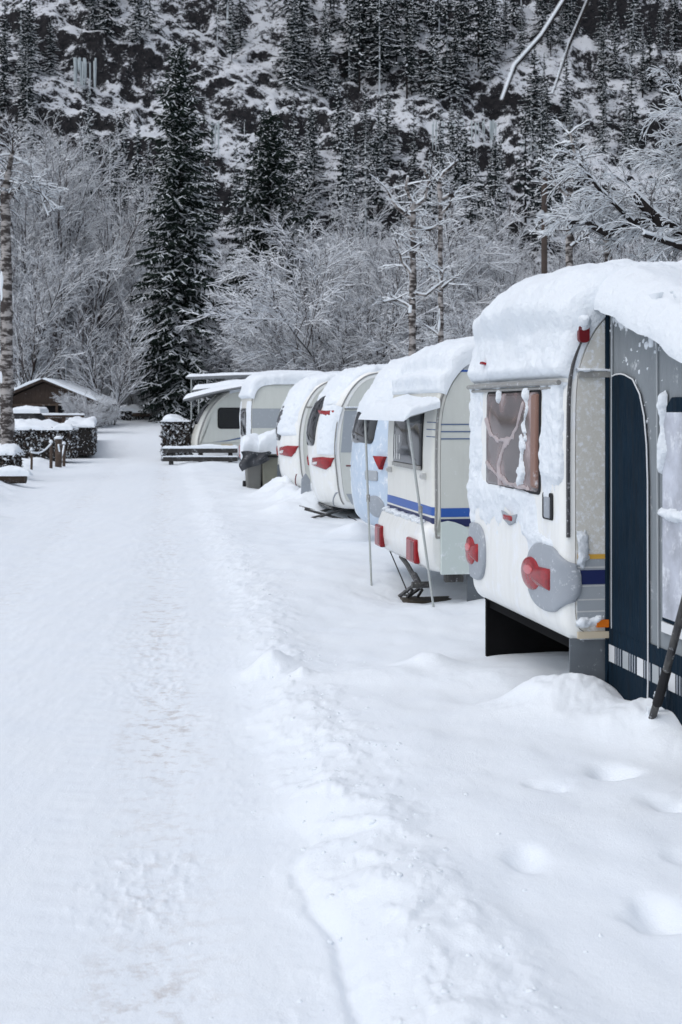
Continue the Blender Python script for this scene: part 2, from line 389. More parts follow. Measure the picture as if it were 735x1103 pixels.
# ------------------------------------------------------------------ twigs and branches
def seg_mesh(name, segs, mats, snow=1.0, parent=None, flat=1.0):
    """segs rows: x0 y0 z0 x1 y1 z1 r0 r1; a kite section whose upper half is the snow lying on the twig"""
    S = np.array(segs, float)
    p0, p1, r0, r1 = S[:, 0:3], S[:, 3:6], S[:, 6:7], S[:, 7:8]
    d = p1 - p0; L = np.linalg.norm(d, axis=1, keepdims=True) + 1e-9; d /= L
    hz = np.sqrt(d[:, 0:1]**2 + d[:, 1:2]**2)
    ref = np.where(hz > 0.15, np.array([[0, 0, 1.]]), np.array([[0.3, 1., 0]]))
    side = np.cross(d, ref); side /= np.linalg.norm(side, axis=1, keepdims=True) + 1e-9
    up = np.cross(side, d)
    sn = snow * (0.25 + hz) * (0.6 + 0.8 * rng.random((len(S), 1)))
    def ring(p, r):
        return [p + side * r * flat, p - up * r, p - side * r * flat, p + up * (r * 0.6 + sn * np.minimum(r * 1.7 + 0.003, 0.03))]
    A = ring(p0, r0); B = ring(p1, r1)
    V = np.stack(A + B, 1)          # n,8,3
    n = len(S); base = (np.arange(n) * 8)[:, None]
    q = np.array([[0,1,5,4],[1,2,6,5],[2,3,7,6],[3,0,4,7]])
    Q = (base[:, :, None] + q[None]).reshape(-1, 4)
    mi = np.tile([0, 0, 1, 1], n)
    if snow == 0: mi[:] = 0
    return npmesh(name, V.reshape(-1, 3), Q, mats, mi, parent=parent)

class Grow:
    def __init__(s, seed): s.R = random.Random(seed); s.lev = {}
    def branch(s, p, d, L, r, lv, P):
        """P[lv] = dict(n segs, kids, kl length ratio, ang, trop, wob, r1 end radius ratio, start)"""
        R = s.R; q = P[lv]; n = q['n']; sl = L / n
        x, y, z = p; dx, dy, dz = d
        pts = [(x, y, z, dx, dy, dz, r)]
        for i in range(n):
            w = q.get('wob', .15)
            dx += R.uniform(-w, w); dy += R.uniform(-w, w); dz += R.uniform(-w, w) + q.get('trop', 0.0)
            if q.get('minz') is not None: dz = max(dz, q['minz'])
            m = sqrt(dx*dx + dy*dy + dz*dz) + 1e-9; dx /= m; dy /= m; dz /= m
            rr = r * (1 - (1 - q.get('r1', .35)) * (i + 1) / n)
            nx, ny, nz = x + dx*sl, y + dy*sl, z + dz*sl
            s.lev.setdefault(lv, []).append((x, y, z, nx, ny, nz, pts[-1][6], rr))
            x, y, z = nx, ny, nz; pts.append((x, y, z, dx, dy, dz, rr))
        if lv + 1 < len(P):
            k = q['kids']; st = q.get('start', .15)
            for j in range(k):
                t = st + (1 - st) * (j + R.random() * .8) / k
                f = t * n; i = min(int(f), n - 1); f -= i
                a, b = pts[i], pts[i+1]
                px, py, pz = (a[c] + (b[c] - a[c]) * f for c in range(3))
                vx, vy, vz = a[3], a[4], a[5]
                ang = q['ang'] * R.uniform(.7, 1.25); az = R.uniform(0, 2*pi)
                # a perpendicular direction
                ux, uy, uz = (vy, -vx, 0) if abs(vz) < .95 else (1, 0, 0)
                m = sqrt(ux*ux + uy*uy + uz*uz) + 1e-9; ux /= m; uy /= m; uz /= m
                wx, wy, wz = vy*uz - vz*uy, vz*ux - vx*uz, vx*uy - vy*ux
                ca, sa, cz, sz = cos(ang), sin(ang), cos(az), sin(az)
                nd = (vx*ca + sa*(ux*cz + wx*sz), vy*ca + sa*(uy*cz + wy*sz), vz*ca + sa*(uz*cz + wz*sz))
                kl = L * q['kl'] * R.uniform(.6, 1.25) * (1.15 - q.get('taper', .55) * t)
                s.branch((px, py, pz), nd, kl, max(min(a[6] * .62, r*.62), P[lv+1].get('rmin', .004)), lv + 1, P)

def bare_tree(name, seed, H, stems, P, base_r, spread, snow=1.0, bark=None, jitter=0.15):
    """prototype: root Empty > trunk, crown"""
    g = Grow(seed); R = g.R
    for k in range(stems):
        az = 2*pi*(k + R.random()*.7)/stems; sp = spread * R.uniform(.35, 1.1) if stems > 1 else spread * .2
        d = (sin(sp)*cos(az), sin(sp)*sin(az), cos(sp))
        g.branch((R.uniform(-jitter, jitter), R.uniform(-jitter, jitter), -.3), d, H * R.uniform(.8, 1.05), base_r * R.uniform(.6, 1), 0, P)
    root = bpy.data.objects.new(name, None); COL.objects.link(root)
    tr = list(g.lev[0]); cr = sum((g.lev[k] for k in g.lev if k > 0), [])
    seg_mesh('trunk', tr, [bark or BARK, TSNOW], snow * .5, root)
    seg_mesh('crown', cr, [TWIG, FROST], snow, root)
    return root

def spruce(name, seed, H, Rmax, dens=1.0, needle=None, snow=1.0, bare=0.04, r_tr=.16, fine=True, thin=.0):
    R = random.Random(seed); needle = needle or NEEDLE
    tr = []; n = 14
    px = py = 0.0
    for i in range(n):
        z0, z1 = H*i/n, H*(i+1)/n
        nx, ny = px + R.uniform(-.02, .02), py + R.uniform(-.02, .02)
        tr.append((px, py, z0 - (.4 if i == 0 else 0), nx, ny, z1, r_tr*(1-i/n)+.02, r_tr*(1-(i+1)/n)+.015)); px, py = nx, ny
    tw = []; hang = []; caps = []
    z = H * bare
    step = (.36 if fine else .6) / dens
    while z < H * .985:
        t = z / H
        prof = (1 - t) ** (.56 if fine else .95) * (0.45 + 0.55 * sstep(0, .12, t)) * R.uniform(.72, 1.12)
        Lb = Rmax * prof + .12
        nb = max(3, int((7.6 if fine else 5) * (0.65 + .5 * (1-t))))
        a0 = R.uniform(0, 6.28)
        for k in range(nb):
            if R.random() < thin: continue
            a = a0 + 2*pi*k/nb + R.uniform(-.35, .35); L = Lb * R.uniform(.6, 1.18)
            el = R.uniform(-.30, .05) - .38 * (1-t) + .42 * t * t
            ca, sa = cos(a), sin(a)
            m = max(3, int(L / (.34 if fine else .6)))
            x = y = 0.0; zz = z + R.uniform(-step*.5, step*.5); e = el + .15
            heavy = R.random()
            for j in range(m):
                f = (j + 1) / m
                e -= .34 / m if f < .65 else -.42 / m
                sl = L / m
                nx, ny, nz = x + cos(e)*sl*ca, y + cos(e)*sl*sa, zz + sin(e)*sl
                w = (.085 if fine else .16) * (1 - .45 * f) * R.uniform(.7, 1.2)
                tw.append((x, y, zz, nx, ny, nz, w, w * .75))
                wl = (.26 + .30 * (1 - abs(f - .45) * 1.4)) * min(1, L / 1.4) * (1 if fine else 1.15)
                for sgn in (-1, 1):
                    for rep in range(2 if fine else 1):
                        b = a + sgn * R.uniform(.55, 1.25); ll = wl * R.uniform(.5, 1.25); dz = -ll * R.uniform(.15, .75)
                        q = R.random()
                        sx, sy, sz = x + (nx-x)*q, y + (ny-y)*q, zz + (nz-zz)*q
                        ex, ey, ez = sx + cos(b)*ll, sy + sin(b)*ll, sz + dz
                        ww = (.055 if fine else .12) * R.uniform(.7, 1.3)
                        (tw if R.random() < .35 + .6*heavy else hang).append((sx, sy, sz, ex, ey, ez, ww, ww*.35))
                for rep in range(3 if fine else 2):   # hanging needle sprays
                    q = R.random(); sx, sy, sz = x + (nx-x)*q, y + (ny-y)*q, zz + (nz-zz)*q
                    ll = wl * R.uniform(.5, 1.1); b = R.uniform(0, 6.28)
                    hang.append((sx, sy, sz, sx + cos(b)*ll*.35, sy + sin(b)*ll*.35, sz - ll*.9, .05 if fine else .1, .015))
                if fine and snow and R.random() < .30 * heavy * snow * (1.1 - .3*f):
                    caps.append((x*.6+nx*.4, y*.6+ny*.4, (zz+nz)/2 + w*.6, nx, ny, nz + w*.5, w*1.15, w*.8))
                x, y, zz = nx, ny, nz
        z += step * R.uniform(.7, 1.25) * (1 if t < .75 else .8)
    root = bpy.data.objects.new(name, None); COL.objects.link(root)
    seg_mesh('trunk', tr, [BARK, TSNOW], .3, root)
    ns = len(tw)
    # one crown mesh: snow-laden boughs and dark hanging sprays
    allseg = np.array(tw + hang + caps, float)
    S = allseg
    p0, p1, r0, r1 = S[:, 0:3], S[:, 3:6], S[:, 6:7], S[:, 7:8]
    d = p1 - p0; d /= np.linalg.norm(d, axis=1, keepdims=True) + 1e-9
    hz = np.sqrt(d[:, 0:1]**2 + d[:, 1:2]**2)
    ref = np.where(hz > 0.12, np.array([[0, 0, 1.]]), np.array([[1., .4, 0]]))
    side = np.cross(d, ref); side /= np.linalg.norm(side, axis=1, keepdims=True) + 1e-9; up = np.cross(side, d)
    issn = np.zeros((len(S), 1)); issn[:ns] = 1; issn[ns+len(hang):] = 1.6
    wside = np.where(issn > 0, 1.0, .9)
    h = .35 + issn * .5 * snow * (.6 + .8 * rng.random((len(S), 1)))
    def ring(p, r): return [p + side*r*wside, p - up*r*.8, p - side*r*wside, p + up*r*h]
    V = np.stack(ring(p0, r0) + ring(p1, r1), 1)
    n = len(S); q = np.array([[0,1,5,4],[1,2,6,5],[2,3,7,6],[3,0,4,7]])
    Q = ((np.arange(n)*8)[:, None, None] + q[None]).reshape(-1, 4)
    mi = np.zeros((n, 4), int)
    ok = (issn[:, 0] > 0) & (rng.random(n) < (.30 + .45*snow))
    side1 = rng.random(n) < .5
    mi[ok & side1, 2] = 1; mi[ok, 3] = 1; mi[ok & ~side1 & (rng.random(n) < .7), 2] = 1
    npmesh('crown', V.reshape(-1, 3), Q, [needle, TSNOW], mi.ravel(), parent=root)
    return root

def at(px, Y):    # x of a point seen in image column px at distance Y
    return (px - 367.5) / 1450 * Y

def place_first(root, loc, rz, sc, label, cat, group):
    root.location = loc; root.rotation_euler = (0, 0, rz); root.scale = sc
    tag(root, label, cat, group)

def vegetation():
    R = random.Random(5)
    # --- the two big spruces behind the caravans
    y = 78; x = at(194, y)
    s1 = spruce('tall_spruce', 3, 22.0, 3.75, 1.4, snow=.8, bare=.02, r_tr=.22)
    place_first(s1, (x, y, any_z(x, y)), 0.4, (1, 1, 1), 'tallest dark spruce with snow on its boughs, standing at the end of the snowy road', 'spruce', 'big dark spruces at the road end')
    y = 84; x = at(292, y)
    s2 = spruce('tall_spruce', 8, 19.2, 4.3, 1.35, snow=.5, bare=.03, r_tr=.2)
    place_first(s2, (x, y, any_z(x, y)), 1.0, (1, 1, 1), 'dark pointed spruce right of the tallest one, above the canopy roofs', 'spruce', 'big dark spruces at the road end')
    # --- many spruces on the mountain
    protos = [spruce('mountain_spruce', 20 + k, 14, [3.0, 2.3, 3.6, 1.8, 2.7, 3.2][k], [1.05, 1.05, .95, 1.1, .75, 1.2][k], needle=NEEDLE2, snow=[.8, 1.0, .7, .9, .75, 1.1][k], fine=False, thin=[0, .05, .2, .0, .35, .0][k], bare=[.04, .1, .05, .15, .2, .03][k]) for k in range(6)]
    spots = []
    def zone(n, x0, x1, y0, y1, h0, h1, where, tries=60, md=2.4):
        for i in range(n):
            for _ in range(tries):
                px = R.uniform(x0, x1); py = R.uniform(y0, y1)
                # find the hill point behind this column and height by marching
                X = None
                for k in range(140):
                    Y = 104 + k * .9; xx = at(px, Y); zz = any_z(xx, Y)
                    if 440 - 1450 * (zz - 1.8) / Y <= py: X = xx; break
                if X is None: continue
                sl = abs(any_z(X, Y + .8) - any_z(X, Y - .8)) / 1.6
                if sl > 1.6: continue
                if all((X - a)**2 + (Y - b)**2 > md*md for a, b, *_ in spots):
                    spots.append((X, Y, R.uniform(h0, h1), where)); break
    zone(20, 350, 540, 60, 112, 10, 15, 'in the stand above the right-hand cliff')
    zone(16, 350, 540, -30, 60, 10, 15, 'at the top above the cliff forest')
    zone(9, 360, 500, 190, 262, 7, 11, 'at the foot of the icicle cliff')
    zone(9, 300, 420, 150, 215, 7, 11, 'between second big spruce and icicle cliff')
    zone(7, 500, 560, 190, 262, 6, 10, 'on the low slope behind the utility pole')
    zone(9, 95, 160, 205, 262, 8, 12, 'below the dark left cliff')
    zone(9, 0, 60, 40, 150, 6, 10, 'on ledges left of the dark cliff')
    zone(9, 90, 160, -25, 50, 7, 11, 'on the rocky rim above the left cliff')
    zone(10, 195, 300, -20, 70, 7, 12, 'on the steep snowy slope above the big spruces')
    zone(8, 300, 360, 10, 110, 8, 13, 'on the middle of the mountain slope')
    zone(10, 540, 640, -10, 70, 7, 11, 'above the drooping birch crown')
    zone(12, 640, 735, -30, 110, 7, 12, 'in the upper right corner')
    zone(12, 560, 735, 110, 230, 7, 11, 'behind the drooping birch crown')
    zone(14, 240, 420, 205, 290, 9, 13, 'rising behind the canopy roofs')
    zone(14, 420, 600, 230, 300, 9, 13, 'rising behind the lopped birches')
    zone(12, 20, 240, 225, 300, 8, 12, 'rising behind the left bare trees')
    zone(8, -60, 0, -20, 200, 7, 12, 'on the slope at the left edge')
    zone(8, 735, 800, -20, 200, 7, 12, 'on the slope at the right edge')
    cnt = {}
    # within one zone a tree is told apart by its height and its place in the row
    byz = {}
    for s in spots: byz.setdefault(s[3], []).append(s)
    first = set()
    order = ['leftmost', 'second', 'third', 'fourth', 'fifth', 'sixth', 'seventh', 'eighth', 'ninth', 'tenth', 'eleventh', 'twelfth', 'thirteenth', 'fourteenth', 'fifteenth', 'sixteenth',
             'seventeenth', 'eighteenth', 'nineteenth', 'twentieth', 'twenty-first', 'twenty-second', 'twenty-third', 'twenty-fourth', 'twenty-fifth', 'twenty-sixth']
    for zname, L in byz.items():
        L.sort(key=lambda s: s[0] / s[1])
        for i, (X, Y, h, w) in enumerate(L):
            k = R.randrange(6); p = protos[k]; s = h * 1.2 / 14
            pos = 'leftmost' if i == 0 else ('rightmost' if i == len(L) - 1 else order[i] + ' from the left')
            lab = '%s spruce %s' % (pos, w) if 'most' in pos else 'spruce %s, %s' % (w, pos)
            loc = (X, Y, any_z(X, Y) - .35); sc = (s * R.uniform(.8, 1.15),) * 2 + (s,)
            if k not in first:
                first.add(k); place_first(p, loc, R.uniform(0, 6), sc, lab, 'spruce', 'spruces on the mountain slope')
            else: dup(p, loc, R.uniform(0, 6), sc, lab, 'spruces on the mountain slope')
            if not p.get('category'): p['category'] = 'spruce'
    for k in range(6):
        if k not in first: bpy.data.objects.remove(protos[k])
    for o in bpy.data.objects:
        if o.name.startswith('mountain_spruce'): o['category'] = 'spruce'
    # --- frosted bare trees
    PA = [dict(n=9, kids=22, kl=.42, ang=.55, trop=.02, wob=.07, r1=.2, start=.14, taper=.45),
          dict(n=5, kids=11, kl=.42, ang=.6, trop=.01, wob=.12, r1=.3, rmin=.011),
          dict(n=3, kids=7, kl=.5, ang=.6, trop=.0, wob=.16, r1=.4, rmin=.010),
          dict(n=3, kids=0, kl=.4, ang=.6, trop=-.02, wob=.2, r1=.5, rmin=.0075)]
    PB = [dict(n=8, kids=20, kl=.48, ang=.75, trop=.03, wob=.10, r1=.2, start=.12, taper=.45),
          dict(n=6, kids=11, kl=.42, ang=.65, trop=.0, wob=.14, r1=.3, rmin=.013),
          dict(n=3, kids=7, kl=.5, ang=.65, trop=-.03, wob=.18, r1=.4, rmin=.011),
          dict(n=3, kids=0, kl=.4, ang=.6, trop=-.05, wob=.2, r1=.5, rmin=.009)]
    A = [bare_tree('bare_tree', 31, 11.0, 3, PA, .13, .28, 1.0), bare_tree('bare_tree', 32, 9.5, 4, PA, .10, .34, 1.0),
         bare_tree('bare_shrub_tree', 33, 7.6, 9, PB, .085, .85, 1.1), bare_tree('bare_shrub_tree', 34, 6.5, 7, PB, .07, .75, 1.1)]
    PC = [dict(n=7, kids=15, kl=.4, ang=.6, trop=.02, wob=.07, r1=.2, start=.2, taper=.4),
          dict(n=4, kids=8, kl=.45, ang=.6, trop=.02, wob=.14, r1=.3, rmin=.02), dict(n=3, kids=0, kl=.5, ang=.6, trop=-.02, wob=.2, r1=.4, rmin=.014)]
    A.append(bare_tree('bare_tree', 35, 6.0, 5, PC, .06, .38, 1.0))
    used = set()
    def bt(k, px, Y, s, lab, grp, rz=None, wide=1.0):
        x = at(px, Y); loc = (x, Y, any_z(x, Y)); rz = R.uniform(0, 6) if rz is None else rz
        if k not in used:
            used.add(k); place_first(A[k], loc, rz, (s*wide, s*wide, s), lab, 'bare tree', grp)
        else: dup(A[k], loc, rz, (s*wide, s*wide, s), lab, grp)
    G = 'snow covered bare trees by the road end'
    bt(2, 383, 68, 1.32, 'wide frosted bare tree fanning out behind the caravan roofs', G, 1.2, 1.12)
    bt(0, 30, 82, 1.42, 'tall grey bare tree above the cabin at the left', G)
    bt(1, 66, 80, 1.55, 'fine-twigged grey bare tree just right of the cabin gable', G)
    bt(0, 95, 88, 1.30, 'grey bare tree between the cabin and the heap of snow', G)
    bt(1, 122, 92, 1.25, 'grey bare tree left of the tallest spruce, further back', G)
    bt(0, -8, 86, 1.45, 'tall grey bare tree cut by the left edge of the picture', G)
    bt(0, 48, 98, 1.5, 'tall bare tree far behind the cabin roof', G)
    bt(4, 122, 74, 0.95, 'small multi-stemmed bare tree beside the heap of snow', G)
    bt(4, 148, 81, .8, 'slender young bare tree left of the tallest spruce trunk', G)
    bt(1, 24, 73, .95, 'dark stemmed bare tree standing just left of the cabin', G)
    bt(4, 104, 79, 1.1, 'young bare tree leaning behind the long hedge', G)
    bt(1, 236, 92, 1.0, 'pale bare tree in the gap between the two big spruces', G)
    bt(3, 258, 80, .9, 'low frosted bare bush tree under the dark pointed spruce', G)
    bt(3, 330, 66, .85, 'low frosted bare bush tree above the grey canopy roof', G, 3.3)
    bt(2, 455, 76, 1.2, 'frosted bare tree behind the two lopped trees', G, 3.)
    bt(0, 345, 84, 1.15, 'upright frosted bare tree behind the wide fanning one', G)
    bt(1, 412, 80, 1.1, 'frosted bare tree standing left of the lopped trees', G)
    bt(0, 505, 82, 1.05, 'frosted bare tree between the lopped trees and utility pole', G)
    bt(1, 545, 70, .95, 'frosted bare tree just left of the utility pole', G)
    bt(3, 520, 60, .9, 'low frosted bush tree behind the second caravan roof', G)
    bt(1, 640, 74, 1.1, 'frosted bare tree behind the drooping birch', G)
    bt(0, 690, 66, .95, 'frosted bare tree behind the nearest caravan roof', G)
    bt(3, 600, 62, 1.0, 'low frosted bush tree right of the utility pole', G)
    bt(3, 96, 66, .30, 'low frosted bush in front of the right cabin corner', G)
    bt(2, 740, 70, 1.1, 'wide frosted bare tree at the right edge', G)
    # further thickets climbing the foot of the mountain
    G2 = 'bare trees on the foot of the mountain'
    rows = [(101, 'in the front row of the slope thicket'), (112, 'in the rear row of the slope thicket')]
    for Y, w in rows:
        n = 13; names = order
        for i in range(n):
            px = -30 + i * 800 / (n-1) + R.uniform(-14, 14)
            k = R.choice([0, 1, 1, 3, 2]); base = [11, 10, 8, 7][k] if k < 4 else 6
            s = R.uniform(6.5, 9.0) / base
            bt(k, px, Y + R.uniform(-2.5, 2.5), s, 'grey bare tree %s, %s from the left' % (w, 'first' if i == 0 else names[i]), G2, wide=1.1)
    for i, (px, Y, s) in enumerate(((112, 80.5, .22), (128, 81.5, .26), (143, 80.8, .2), (160, 82, .28), (172, 79.5, .24), (100, 82, .3), (150, 84, .34))):
        bt(3, px, Y, s, 'low snowy scrub on the heap at the road end, %s from the left' % ('first' if i == 0 else order[i]), 'scrub on the heap at the road end')
    for i in range(14):
        px = R.uniform(20, 735)
        for _ in range(40):
            Y = R.uniform(134, 160); x = at(px, Y)
            if abs(any_z(x, Y+1) - any_z(x, Y-1)) < 1.8: break
        bt(3, px, Y, R.uniform(.5, .8), 'small frosted bush rooted on the cliff ledges, %s of fourteen' % (order[i] if i else 'first'), 'bushes on the cliff ledges', wide=1.2)

# ------------------------------------------------------------------ lopped birches, drooping birch, birch at the left
def birch_mat():
    if 'birch_bark' in MATS: return MATS['birch_bark']
    m = bpy.data.materials.new('birch_bark'); m.use_nodes = True; nt = m.node_tree; N = nt.nodes; Lk = nt.links; b = N['Principled BSDF']
    b.inputs['Roughness'].default_value = .85
    tc = N.new('ShaderNodeTexCoord'); mp = N.new('ShaderNodeMapping'); mp.inputs['Scale'].default_value = (1.6, 1.6, 4.5)
    Lk.new(tc.outputs['Object'], mp.inputs['Vector'])
    n = N.new('ShaderNodeTexNoise'); n.inputs['Scale'].default_value = 1.7; n.inputs['Detail'].default_value = 6; n.inputs['Roughness'].default_value = .7
    Lk.new(mp.outputs[0], n.inputs['Vector'])
    cr = N.new('ShaderNodeValToRGB'); e = cr.color_ramp.elements; e[0].position = .47; e[0].color = (.035, .028, .026, 1); e[1].position = .56; e[1].color = (.33, .31, .30, 1)
    Lk.new(n.outputs['Fac'], cr.inputs[0]); Lk.new(cr.outputs[0], b.inputs['Base Color'])
    MATS['birch_bark'] = m; return m

def limb(mb, sm, pts, rs, snow=.05, rough=.15, seed=0, n=9):
    """one limb as a lumpy tapered tube, with a ridge of snow laid on top of its sloping stretches"""
    P = [np.array(p, float) for p in pts]; out = []; rr = []
    for i in range(len(P)-1):
        k = max(2, int(np.linalg.norm(P[i+1]-P[i]) / .22))
        for j in range(k):
            t = j / k; out.append(P[i]*(1-t) + P[i+1]*t + rng.normal(0, .010, 3)); rr.append(rs[i]*(1-t) + rs[i+1]*t)
    out.append(P[-1]); rr.append(rs[-1])
    rr = [r * (1 + rough * (rng.random() - .3)) for r in rr]
    mb.tube(out, rr, n)
    run = []; rad = []
    for i, p in enumerate(out):
        d = out[min(i+1, len(out)-1)] - out[max(i-1, 0)]; d = d / (np.linalg.norm(d) + 1e-9)
        hz = sqrt(d[0]**2 + d[1]**2)
        t = snow * (0.35 + hz) * (0.6 + .8 * rng.random())
        if hz > .25 or rng.random() < .45: run.append(p + np.array((0, 0, rr[i]*.7 + t*.22)) - (np.array((.5, .3, 0)) * rr[i] if hz < .25 else 0)); rad.append(rr[i]*.6 + t*.26)
        else:
            if len(run) > 1: sm.tube(run, [rad[0]*.5] + rad[1:-1] + [rad[-1]*.5] if len(run) > 2 else rad, 7)
            run = []; rad = []
    if len(run) > 1: sm.tube(run, rad, 7)

def lopped_tree(name, label, px, Y, H, r, limbs, grp, twigs=40, tl=.7, seed=1, lean=0.0, droop=0, only=None):
    x = at(px, Y); z0 = any_z(x, Y)
    root = empty(name, label, 'lopped tree', (x, Y, z0), 0, grp)
    tb, ts, lb, ls = MB(), MB(), MB(), MB()
    limb(tb, ts, [(0, 0, -.3), (lean*.4, 0, H*.4), (lean*.8, .05, H*.75), (lean, 0, H)], [r*1.15, r, r*.85, r*.75], .06, .25, seed)
    g = Grow(seed)
    PT = [dict(n=4, kids=4, kl=.5, ang=.6, trop=-.03 - droop, wob=.18, r1=.4, start=.2), dict(n=3, kids=3, kl=.5, ang=.6, trop=-.05-droop, wob=.2, r1=.5, rmin=.007), dict(n=2, kids=0, kl=.5, ang=.6, trop=-.05-droop, wob=.2, r1=.5, rmin=.006)]
    for (zf, pts, lr) in limbs:
        bx, bz = lean*zf, H*zf
        P = [(bx, 0, bz)] + [(bx + a, b, bz + c) for a, b, c in pts]
        limb(lb, ls, P, [lr] + [lr*(1-.45*(i+1)/len(pts)) for i in range(len(pts))], .055, .2, seed)
        for q in range(max(2, twigs // max(1, len(limbs)))):
            i = g.R.randrange(len(P)-1); t = g.R.random(); p = [P[i][c]*(1-t) + P[i+1][c]*t for c in range(3)]
            a = g.R.uniform(0, 6.28); e = g.R.uniform(-.1, 1.1)
            g.branch(p, (cos(a)*cos(e), sin(a)*cos(e), sin(e)), tl*g.R.uniform(.5, 1.2), .018, 0, PT)
    tb.build('trunk', birch_mat(), root, smooth=True); ts.build('trunk_snow', TSNOW, root, smooth=True)
    if limbs:
        lb.build('limb', birch_mat(), root, smooth=True); ls.build('limb_snow', TSNOW, root, smooth=True)
        seg_mesh('crown', sum(g.lev.values(), []), [TWIG, TSNOW], 1.1, root)
    return root

def special_trees():
    G = 'lopped birches behind the caravans'
    lopped_tree('lopped_birch', 'lopped birch with upward hooked stubs behind the second caravan, the left one', 443, 40, 8.0, .11,
                [(.93, [(-.45, 0, .35), (-.75, .1, .9)], .07), (.99, [(-.2, .1, .5), (-.15, 0, .8)], .06), (.97, [(.35, 0, .3), (.5, 0, .85), (.35, 0, 1.2)], .06),
                 (.9, [(.5, .1, -.05), (.9, 0, .2)], .05), (.72, [(-.3, 0, .4), (-.5, .1, 1.1)], .05), (.66, [(.4, 0, -.1), (.85, .1, .3), (.95, 0, .7)], .045), (.8, [(.4, -.2, .4)], .04), (.6, [(-.4, .2, .3), (-.9, .2, .2)], .04)], G, 50, .8, 4, .06)
    lopped_tree('lopped_birch', 'lopped birch with a bare snowy club on top, right of its twin', 476, 42, 8.9, .09,
                [(.985, [(.1, 0, .35), (.55, 0, .75)], .075), (.93, [(.35, 0, .2), (.5, 0, .0)], .06), (.88, [(.3, 0, .3), (.35, 0, .7)], .05), (.66, [(-.35, 0, .3), (-.6, 0, .75)], .055), (.62, [(.35, 0, .3), (.7, 0, .5)], .05), (.45, [(-.3, .1, .3)], .04)], G, 40, .7, 5, -.05)
    lopped_tree('lopped_birch', 'lopped birch right of the utility pole, seen through drooping twigs', 612, 30, 7.2, .10,
                [(.98, [(.1, 0, .4), (.0, 0, .9)], .05), (.9, [(-.3, 0, .3), (-.5, 0, .8)], .04), (.75, [(.4, 0, .3), (.7, 0, .4)], .04)], G, 50, .6, 6, .05)
    lopped_tree('lopped_birch', 'low lopped birch rising just above the nearest caravan roof', 655, 24, 5.0, .08,
                [(.98, [(-.3, 0, .3), (-.7, 0, .1), (-.85, 0, .5)], .045), (.95, [(.4, 0, .1), (.9, 0, .5)], .05), (.99, [(.05, 0, .5)], .03)], G, 70, .6, 7, .0)
    # birch at the left edge
    lopped_tree('birch', 'spotted birch trunk with lopped snowy top at the left edge', 8, 36, 7.6, .165,
                [(.985, [(.08, 0, .5), (.2, 0, 1.05)], .10), (.94, [(.25, 0, .35), (.75, 0, .48)], .085), (.9, [(-.3, 0, .4), (-.5, 0, .9)], .08), (.96, [(.5, -.1, .25), (1.0, -.1, .1), (1.3, 0, -.4)], .03), (.97, [(.4, .1, .2), (.9, .1, .0), (1.15, 0, -.6)], .03)], None, 60, .8, 9, -.05, droop=.12)
    # drooping birch at the right
    Y = 23.; x = at(775, Y); z0 = any_z(x, Y)
    root = empty('drooping_birch', 'lopped weeping birch at the right with snow laden drooping twigs', 'birch', (x, Y, z0))
    tb, ts = MB(), MB()
    limb(tb, ts, [(0, 0, -.3), (-.05, 0, 3), (-.15, 0, 5.6)], [.22, .19, .16], .05)
    tb.build('trunk', BARK, root, smooth=True); ts.build('trunk_snow', TSNOW, root, smooth=True)
    lb, ls = MB(), MB(); g = Grow(77)
    LM = [[(-.15, 0, 5.0), (-.7, 0, 4.85), (-1.05, -.1, 5.0), (-1.5, -.1, 5.45)], [(-.9, -.05, 4.95), (-1.4, 0, 5.0), (-1.9, .1, 4.8), (-2.3, .1, 5.05), (-2.55, .1, 5.0)],
          [(-.15, 0, 5.3), (-.5, .2, 5.9), (-1.0, .3, 6.2)], [(-.1, 0, 4.6), (-.7, -.3, 4.5), (-1.4, -.5, 4.7)], [(-.15, 0, 5.5), (.3, -.2, 6.1), (.1, -.3, 6.9)],
          [(-1.5, -.1, 4.95), (-2.1, -.3, 5.5), (-2.45, -.3, 5.95)], [(-.15, 0, 5.6), (-.3, 0, 6.4), (-.7, 0, 7.2)], [(-.15, 0, 3.4), (-.6, -.2, 3.5), (-1.1, -.2, 3.75)], [(-.1, 0, 4.0), (-.7, .5, 4.1), (-1.2, .6, 4.2)]]
    RR = [.15, .085, .08, .07, .07, .04, .06, .05, .05]
    PD = [dict(n=6, kids=7, kl=.55, ang=.55, trop=-.17, wob=.12, r1=.35, start=.15), dict(n=4, kids=4, kl=.6, ang=.5, trop=-.16, wob=.14, r1=.5, rmin=.005), dict(n=3, kids=0, kl=.5, ang=.5, trop=-.15, wob=.15, r1=.6, rmin=.004)]
    for P, r in zip(LM, RR):
        limb(lb, ls, P, [r*(1-.5*i/(len(P)-1)) for i in range(len(P))], .05, .2)
        L = sum(sqrt(sum((P[i+1][c]-P[i][c])**2 for c in range(3))) for i in range(len(P)-1))
        for q in range(int(14 * L)):
            i = g.R.randrange(len(P)-1); t = g.R.random(); p = [P[i][c]*(1-t)+P[i+1][c]*t for c in range(3)]
            a = g.R.uniform(1.6, 4.7) if g.R.random() < .75 else g.R.uniform(0, 6.28); e = g.R.uniform(.1, 1.2)
            g.branch(p, (cos(a)*cos(e), sin(a)*cos(e), sin(e)), g.R.uniform(.4, 1.0) * (1 if p[0] > -1.5 else .75), .009, 0, PD)
    lb.build('limb', BARK, root, smooth=True); ls.build('limb_snow', TSNOW, root, smooth=True)
    seg_mesh('crown', sum(g.lev.values(), []), [TWIG, TSNOW], 1.15, root)
    # birch beside the photographer: two hanging shoots reach into the top of the view
    root = empty('overhanging_birch', 'snow crusted birch shoots hanging into the top of the view', 'birch', (4.6, 3.6, 0))
